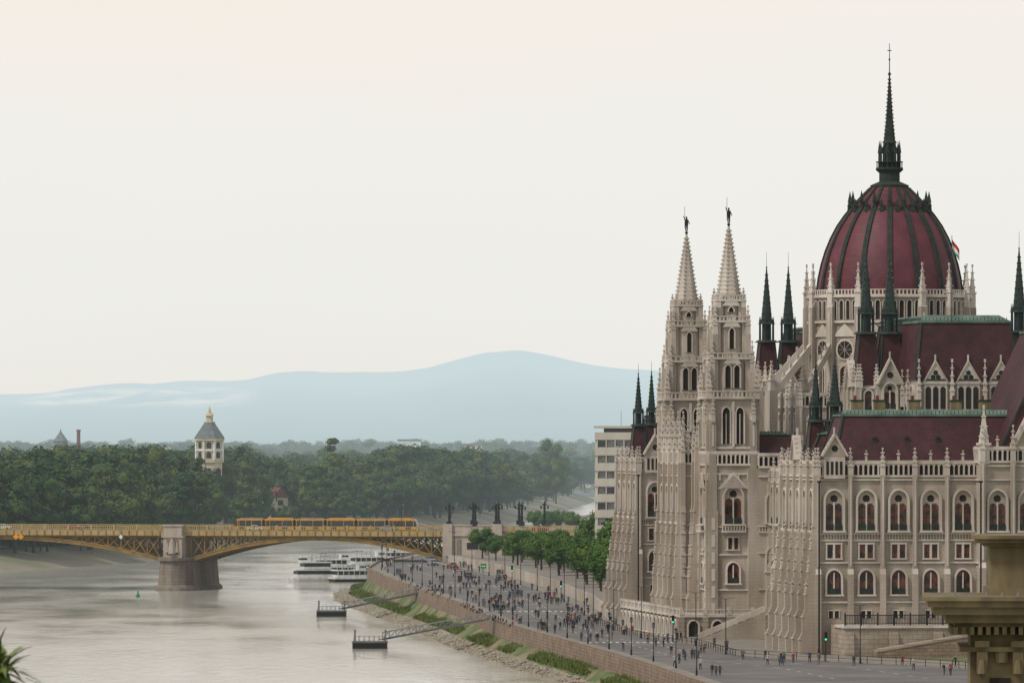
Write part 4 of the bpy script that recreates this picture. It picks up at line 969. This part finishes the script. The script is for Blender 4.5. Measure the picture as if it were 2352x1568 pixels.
# ------------------------------------------------------------------ people
def person(pose):
    V=[];E=[];Rd=[]
    def a(p,r_,par_=None):
        V.append(p); Rd.append(r_)
        if par_ is not None: E.append((par_,len(V)-1))
        return len(V)-1
    sit=pose=='sit'; k={'stand':.03,'walk':.28,'walk2':-.22,'sit':0,'lean':.05}[pose]
    pz=.46 if sit else .93
    pel=a((0,0,pz),(.15,.11)); ch_=a((0,.02 if pose!='lean' else -.08,pz+.3),(.15,.10),pel); sh=a((0,.02 if pose!='lean' else -.14,pz+.5),(.15,.09),ch_)
    nk=a((0,V[sh][1]-.01,pz+.6),(.055,.055),sh); hd=a((0,V[sh][1]-.03,pz+.70),(.085,.10),nk); ht=a((0,V[sh][1]-.02,pz+.79),(.065,.08),hd)
    hands=[]
    for s_ in(-1,1):
        q=-s_*k; y0=V[sh][1]
        s1=a((s_*.19,y0,pz+.48),(.06,.06),sh); el=a((s_*.24,y0+q*.5+.03,pz+.2),(.042,.042),s1)
        if pose=='lean' or sit: hn=a((s_*.14,y0-.25,pz+.18),(.032,.03),el)
        else: hn=a((s_*.24,y0+q*1.0-.06,pz-.06),(.032,.03),el)
        hp=a((V[hn][0],V[hn][1]-.01,V[hn][2]-.09),(.02,.04),hn); hands.append(V[hp])
        if sit:
            kn=a((s_*.13,-.42,.46),(.075,.075),a((s_*.1,-.02,.45),(.1,.1),pel)); an=a((s_*.13,-.46,.08),(.045,.05),kn)
        else:
            hip=a((s_*.1,0,pz-.06),(.095,.1),pel); kn=a((s_*.11,s_*k*.35-.03,.5),(.065,.07),hip); an=a((s_*.11,s_*k+(.04 if s_*k>0 else 0),.09),(.042,.045),kn)
        a((V[an][0],V[an][1]-.16,.04),(.04,.03),an)
    me=bpy.data.meshes.new('p'); me.from_pydata(V,E,[]); o=bpy.data.objects.new('p',me); COL.objects.link(o)
    sk=o.modifiers.new('s','SKIN'); 
    for i,v in enumerate(me.skin_vertices[0].data): v.radius=Rd[i]; v.use_root=(i==0)
    sb=o.modifiers.new('u','SUBSURF'); sb.levels=1
    dg=bpy.context.evaluated_depsgraph_get(); m2=bpy.data.meshes.new_from_object(o.evaluated_get(dg)); bpy.data.objects.remove(o)
    mb=MB(); vs=[tuple(v.co) for v in m2.vertices]; mb.add(vs,[],'skin')
    hy=V[hd][1]
    for p in m2.polygons:
        c=p.center; z=c.z
        if z>pz+.8 or (z>pz+.66 and c.y>hy+.03): mm='hair'
        elif z>pz+.56 and abs(c.x)<.12: mm='skin'
        elif any((c-Vector(h)).length<.1 for h in hands): mm='skin'
        elif z<.08: mm='tyre'
        elif (sit and z<pz+.06) or (not sit and z<pz+.0 and abs(c.x)<.2): mm='trousers'
        else: mm='shirt'
        mb.f.append(list(p.vertices)); mb.m.append(mm)
    for h in hands:
        for i,ln in enumerate((.06,.075,.07,.055)):
            y0=h[1]-.03+i*.02; mb.beam((h[0],y0,h[2]-.02),(h[0],y0-.01,h[2]-.04-ln),.016,.016,'skin')
        mb.beam((h[0],h[1]-.03,h[2]+.02),(h[0],h[1]-.08,h[2]-.03),.018,.018,'skin')
    mb.add([(-.015,hy-.09,pz+.69),(.015,hy-.09,pz+.69),(0,hy-.13,pz+.69),(0,hy-.09,pz+.74)],[(0,1,2),(0,2,3),(2,1,3)],'skin')
    o=mb.build('p',smooth=True); me=o.data; bpy.data.objects.remove(o); return me
PM=[person(p) for p in('stand','walk','walk2','lean')]; PS=person('sit')
random.seed(21)
grp=[]
for i in range(290):
    if i<185: y=random.gauss(1285,125)
    else: y=U(865,1120)
    if y<862 or y>1535: y=U(1100,1500)
    a_=Ed(y)+1; b_=Rt(y)-1; t=R()
    if y<1120: t=t**.8
    x=a_+(b_-a_)*t
    if grp and R()<.45:
        gx,gy=random.choice(grp); x,y=gx+U(-.9,.9),gy+U(-1.2,1.2)
    else: grp.append((x,y))
    onp=(x<Ed(y)+3.5 or x>Rt(y)-3)
    link('person',random.choice(PM),(x,y,Zr(y)+(.13 if onp else 0)),random.choice([0,math.pi])+U(-.7,.7),U(.92,1.06))
for i in range(34):
    y=U(1060,1330); link('person',PS,(Ed(y)+.15,y,Zr(y)+.12),-math.pi/2+U(-.4,.4))

# ------------------------------------------------------------------ foreground
fb=empty('stone_building',(13.15,200,0),math.radians(-3)); b=MB()
D=6
b.box(1.5,14,1.5,D,0,32.0,'cornice')
for (o_,z0,z1) in((0,32.80,32.93),(.12,32.6,32.80),(.3,32.35,32.6),(.7,32.08,32.35),(1.0,31.95,32.08),(1.15,31.15,31.3)): b.box(o_,14,o_,D,z0,z1,'cornice')
for i in range(50): b.box(.95+i*.26,1.09+i*.26,.85,1.5,31.7,31.95,'cornice'); 
for i in range(16): b.box(.85,1.5,.95+i*.26,1.09+i*.26,31.7,31.95,'cornice')
for i in range(12):
    x=1.7+i*1.15; b.box(x,x+.34,1.05,1.5,30.5,31.14,'cornice'); b.box(x-.06,x+.4,.95,1.5,31.3,31.5,'cornice'); b.ng(x+.8,1.42,.22,30.8,.22,31.2,8,'cornice'); b.ng(x+.17,1.05,.17,30.45,.1,30.9,8,'cornice'); b.box(x+.42,x+1.08,1.4,1.5,29.2,30.3,'recess')
b.box(2.15,14,2.15,D,32.9,34.62,'cornice'); b.box(1.6,14,1.6,D,34.75,34.86,'cornice'); b.box(1.72,14,1.72,D,34.62,34.75,'cornice'); b.box(2.0,14,2.0,D,32.93,33.15,'cornice'); b.box(1.95,14,1.95,D,34.5,34.62,'cornice')
for i in range(6): b.ng(1.0+i*.5,.6+.1*(i%2),.05,32.93,.02,33.08,5,'metal')
b.build('cornice_block',fb)
mb=MB(); P=[]
for i in range(21):
    for j in range(21):
        x=-60+6*i; y=-40+10*j; hgt=33 if y<95 else max(-2,33-(y-95)*.62); P.append((x,y,hgt+noise.noise((x*.1,y*.1,0))*.5))
mb.add(P,[(i*21+j,(i+1)*21+j,(i+1)*21+j+1,i*21+j+1) for i in range(20) for j in range(20)],'earth'); mb.build('hillside')
random.seed(3)
sh=MB(); sh.ng(0,0,.09,33,.05,35.4,7,'bark')
for i in range(170):
    az=U(0,6.28); el=U(-.7,1.3); ln=U(.36,.66); dr=Vector((math.cos(az)*math.cos(el),math.sin(az)*math.cos(el),math.sin(el)))
    base=Vector((U(-.08,.08),U(-.08,.08),35.36+U(-.1,.12))); sd=dr.cross(Vector((0,0,1)));
    if sd.length<.1: sd=Vector((1,0,0))
    sd=sd.normalized()*.034; P=[]
    for k in range(6):
        t=k/5; c=base+dr*ln*t+Vector((0,0,-.2*t*t)); wv=sd*(math.sin(math.pi*min(.98,t*.9+.1))); P+=[tuple(c-wv),tuple(c+wv)]
    sh.add(P,[(2*k,2*k+1,2*k+3,2*k+2) for k in range(5)],'palmleaf')
sh.build('shrub',loc=(-5.76,70,0))

# ------------------------------------------------------------------ light, sky, camera
W=bpy.data.worlds.new('World'); sc.world=W; W.use_nodes=True; nt=W.node_tree; nn=nt.nodes; ll=nt.links; nn.clear()
EL=math.radians(48); AZ=math.radians(234)
sky=nn.new('ShaderNodeTexSky'); sky.sky_type='NISHITA'; sky.sun_disc=False; sky.sun_elevation=EL; sky.sun_rotation=AZ; sky.dust_density=4
vm=nn.new('ShaderNodeMix'); vm.data_type='RGBA'; vm.blend_type='MULTIPLY'; vm.inputs[0].default_value=1; vm.inputs[7].default_value=(.1,.1,.1,1); ll.new(sky.outputs[0],vm.inputs[6])
tc=nn.new('ShaderNodeTexCoord'); sx=nn.new('ShaderNodeSeparateXYZ'); ll.new(tc.outputs['Generated'],sx.inputs[0])
mp=nn.new('ShaderNodeMapping'); mp.inputs['Scale'].default_value=(9,9,34); ll.new(tc.outputs['Generated'],mp.inputs[0])
cn=nn.new('ShaderNodeTexNoise'); cn.inputs['Scale'].default_value=1.6; cn.inputs['Detail'].default_value=4; ll.new(mp.outputs[0],cn.inputs['Vector'])
cm=nn.new('ShaderNodeMath'); cm.operation='MULTIPLY_ADD'; cm.inputs[1].default_value=.03; ll.new(cn.outputs[0],cm.inputs[0]); 
ca=nn.new('ShaderNodeMath'); ca.operation='SUBTRACT'; ca.inputs[1].default_value=.015; ll.new(sx.outputs[2],ca.inputs[0]); ll.new(ca.outputs[0],cm.inputs[2])
cr=nn.new('ShaderNodeValToRGB'); ll.new(cm.outputs[0],cr.inputs[0]); e=cr.color_ramp.elements
e[0].position=0; e[0].color=(.85,.835,.775,1); e[1].position=.02; e[1].color=(.875,.87,.83,1)
for p,c in((.045,(.895,.885,.845)),(.078,(.94,.865,.79)),(.22,(.70,.69,.66)),(1,(.36,.385,.42))): q=e.new(p); q.color=(*c,1)
mx=nn.new('ShaderNodeMix'); mx.data_type='RGBA'; mx.inputs[0].default_value=.95; ll.new(vm.outputs[2],mx.inputs[6]); ll.new(cr.outputs[0],mx.inputs[7])
bg=nn.new('ShaderNodeBackground'); bg.inputs[1].default_value=1.02; ll.new(mx.outputs[2],bg.inputs[0]); ow=nn.new('ShaderNodeOutputWorld'); ll.new(bg.outputs[0],ow.inputs[0])
sun=bpy.data.lights.new('sun','SUN'); sun.energy=2.1; sun.angle=math.radians(9); sun.color=(1,.95,.87)
so=bpy.data.objects.new('sun',sun); COL.objects.link(so)
sd=Vector((math.sin(AZ)*math.cos(EL),math.cos(AZ)*math.cos(EL),math.sin(EL))); so.rotation_euler=sd.to_track_quat('Z','Y').to_euler()
cam=bpy.data.cameras.new('camera'); co=bpy.data.objects.new('camera',cam); COL.objects.link(co)
co.location=(0,0,38); co.rotation_euler=(math.pi/2,0,0); cam.lens=36*14400/2352; cam.sensor_width=36; cam.shift_y=221/2352
cam.clip_start=1; cam.clip_end=60000; cam.dof.use_dof=True; cam.dof.focus_distance=1060; cam.dof.aperture_fstop=8
sc.camera=co
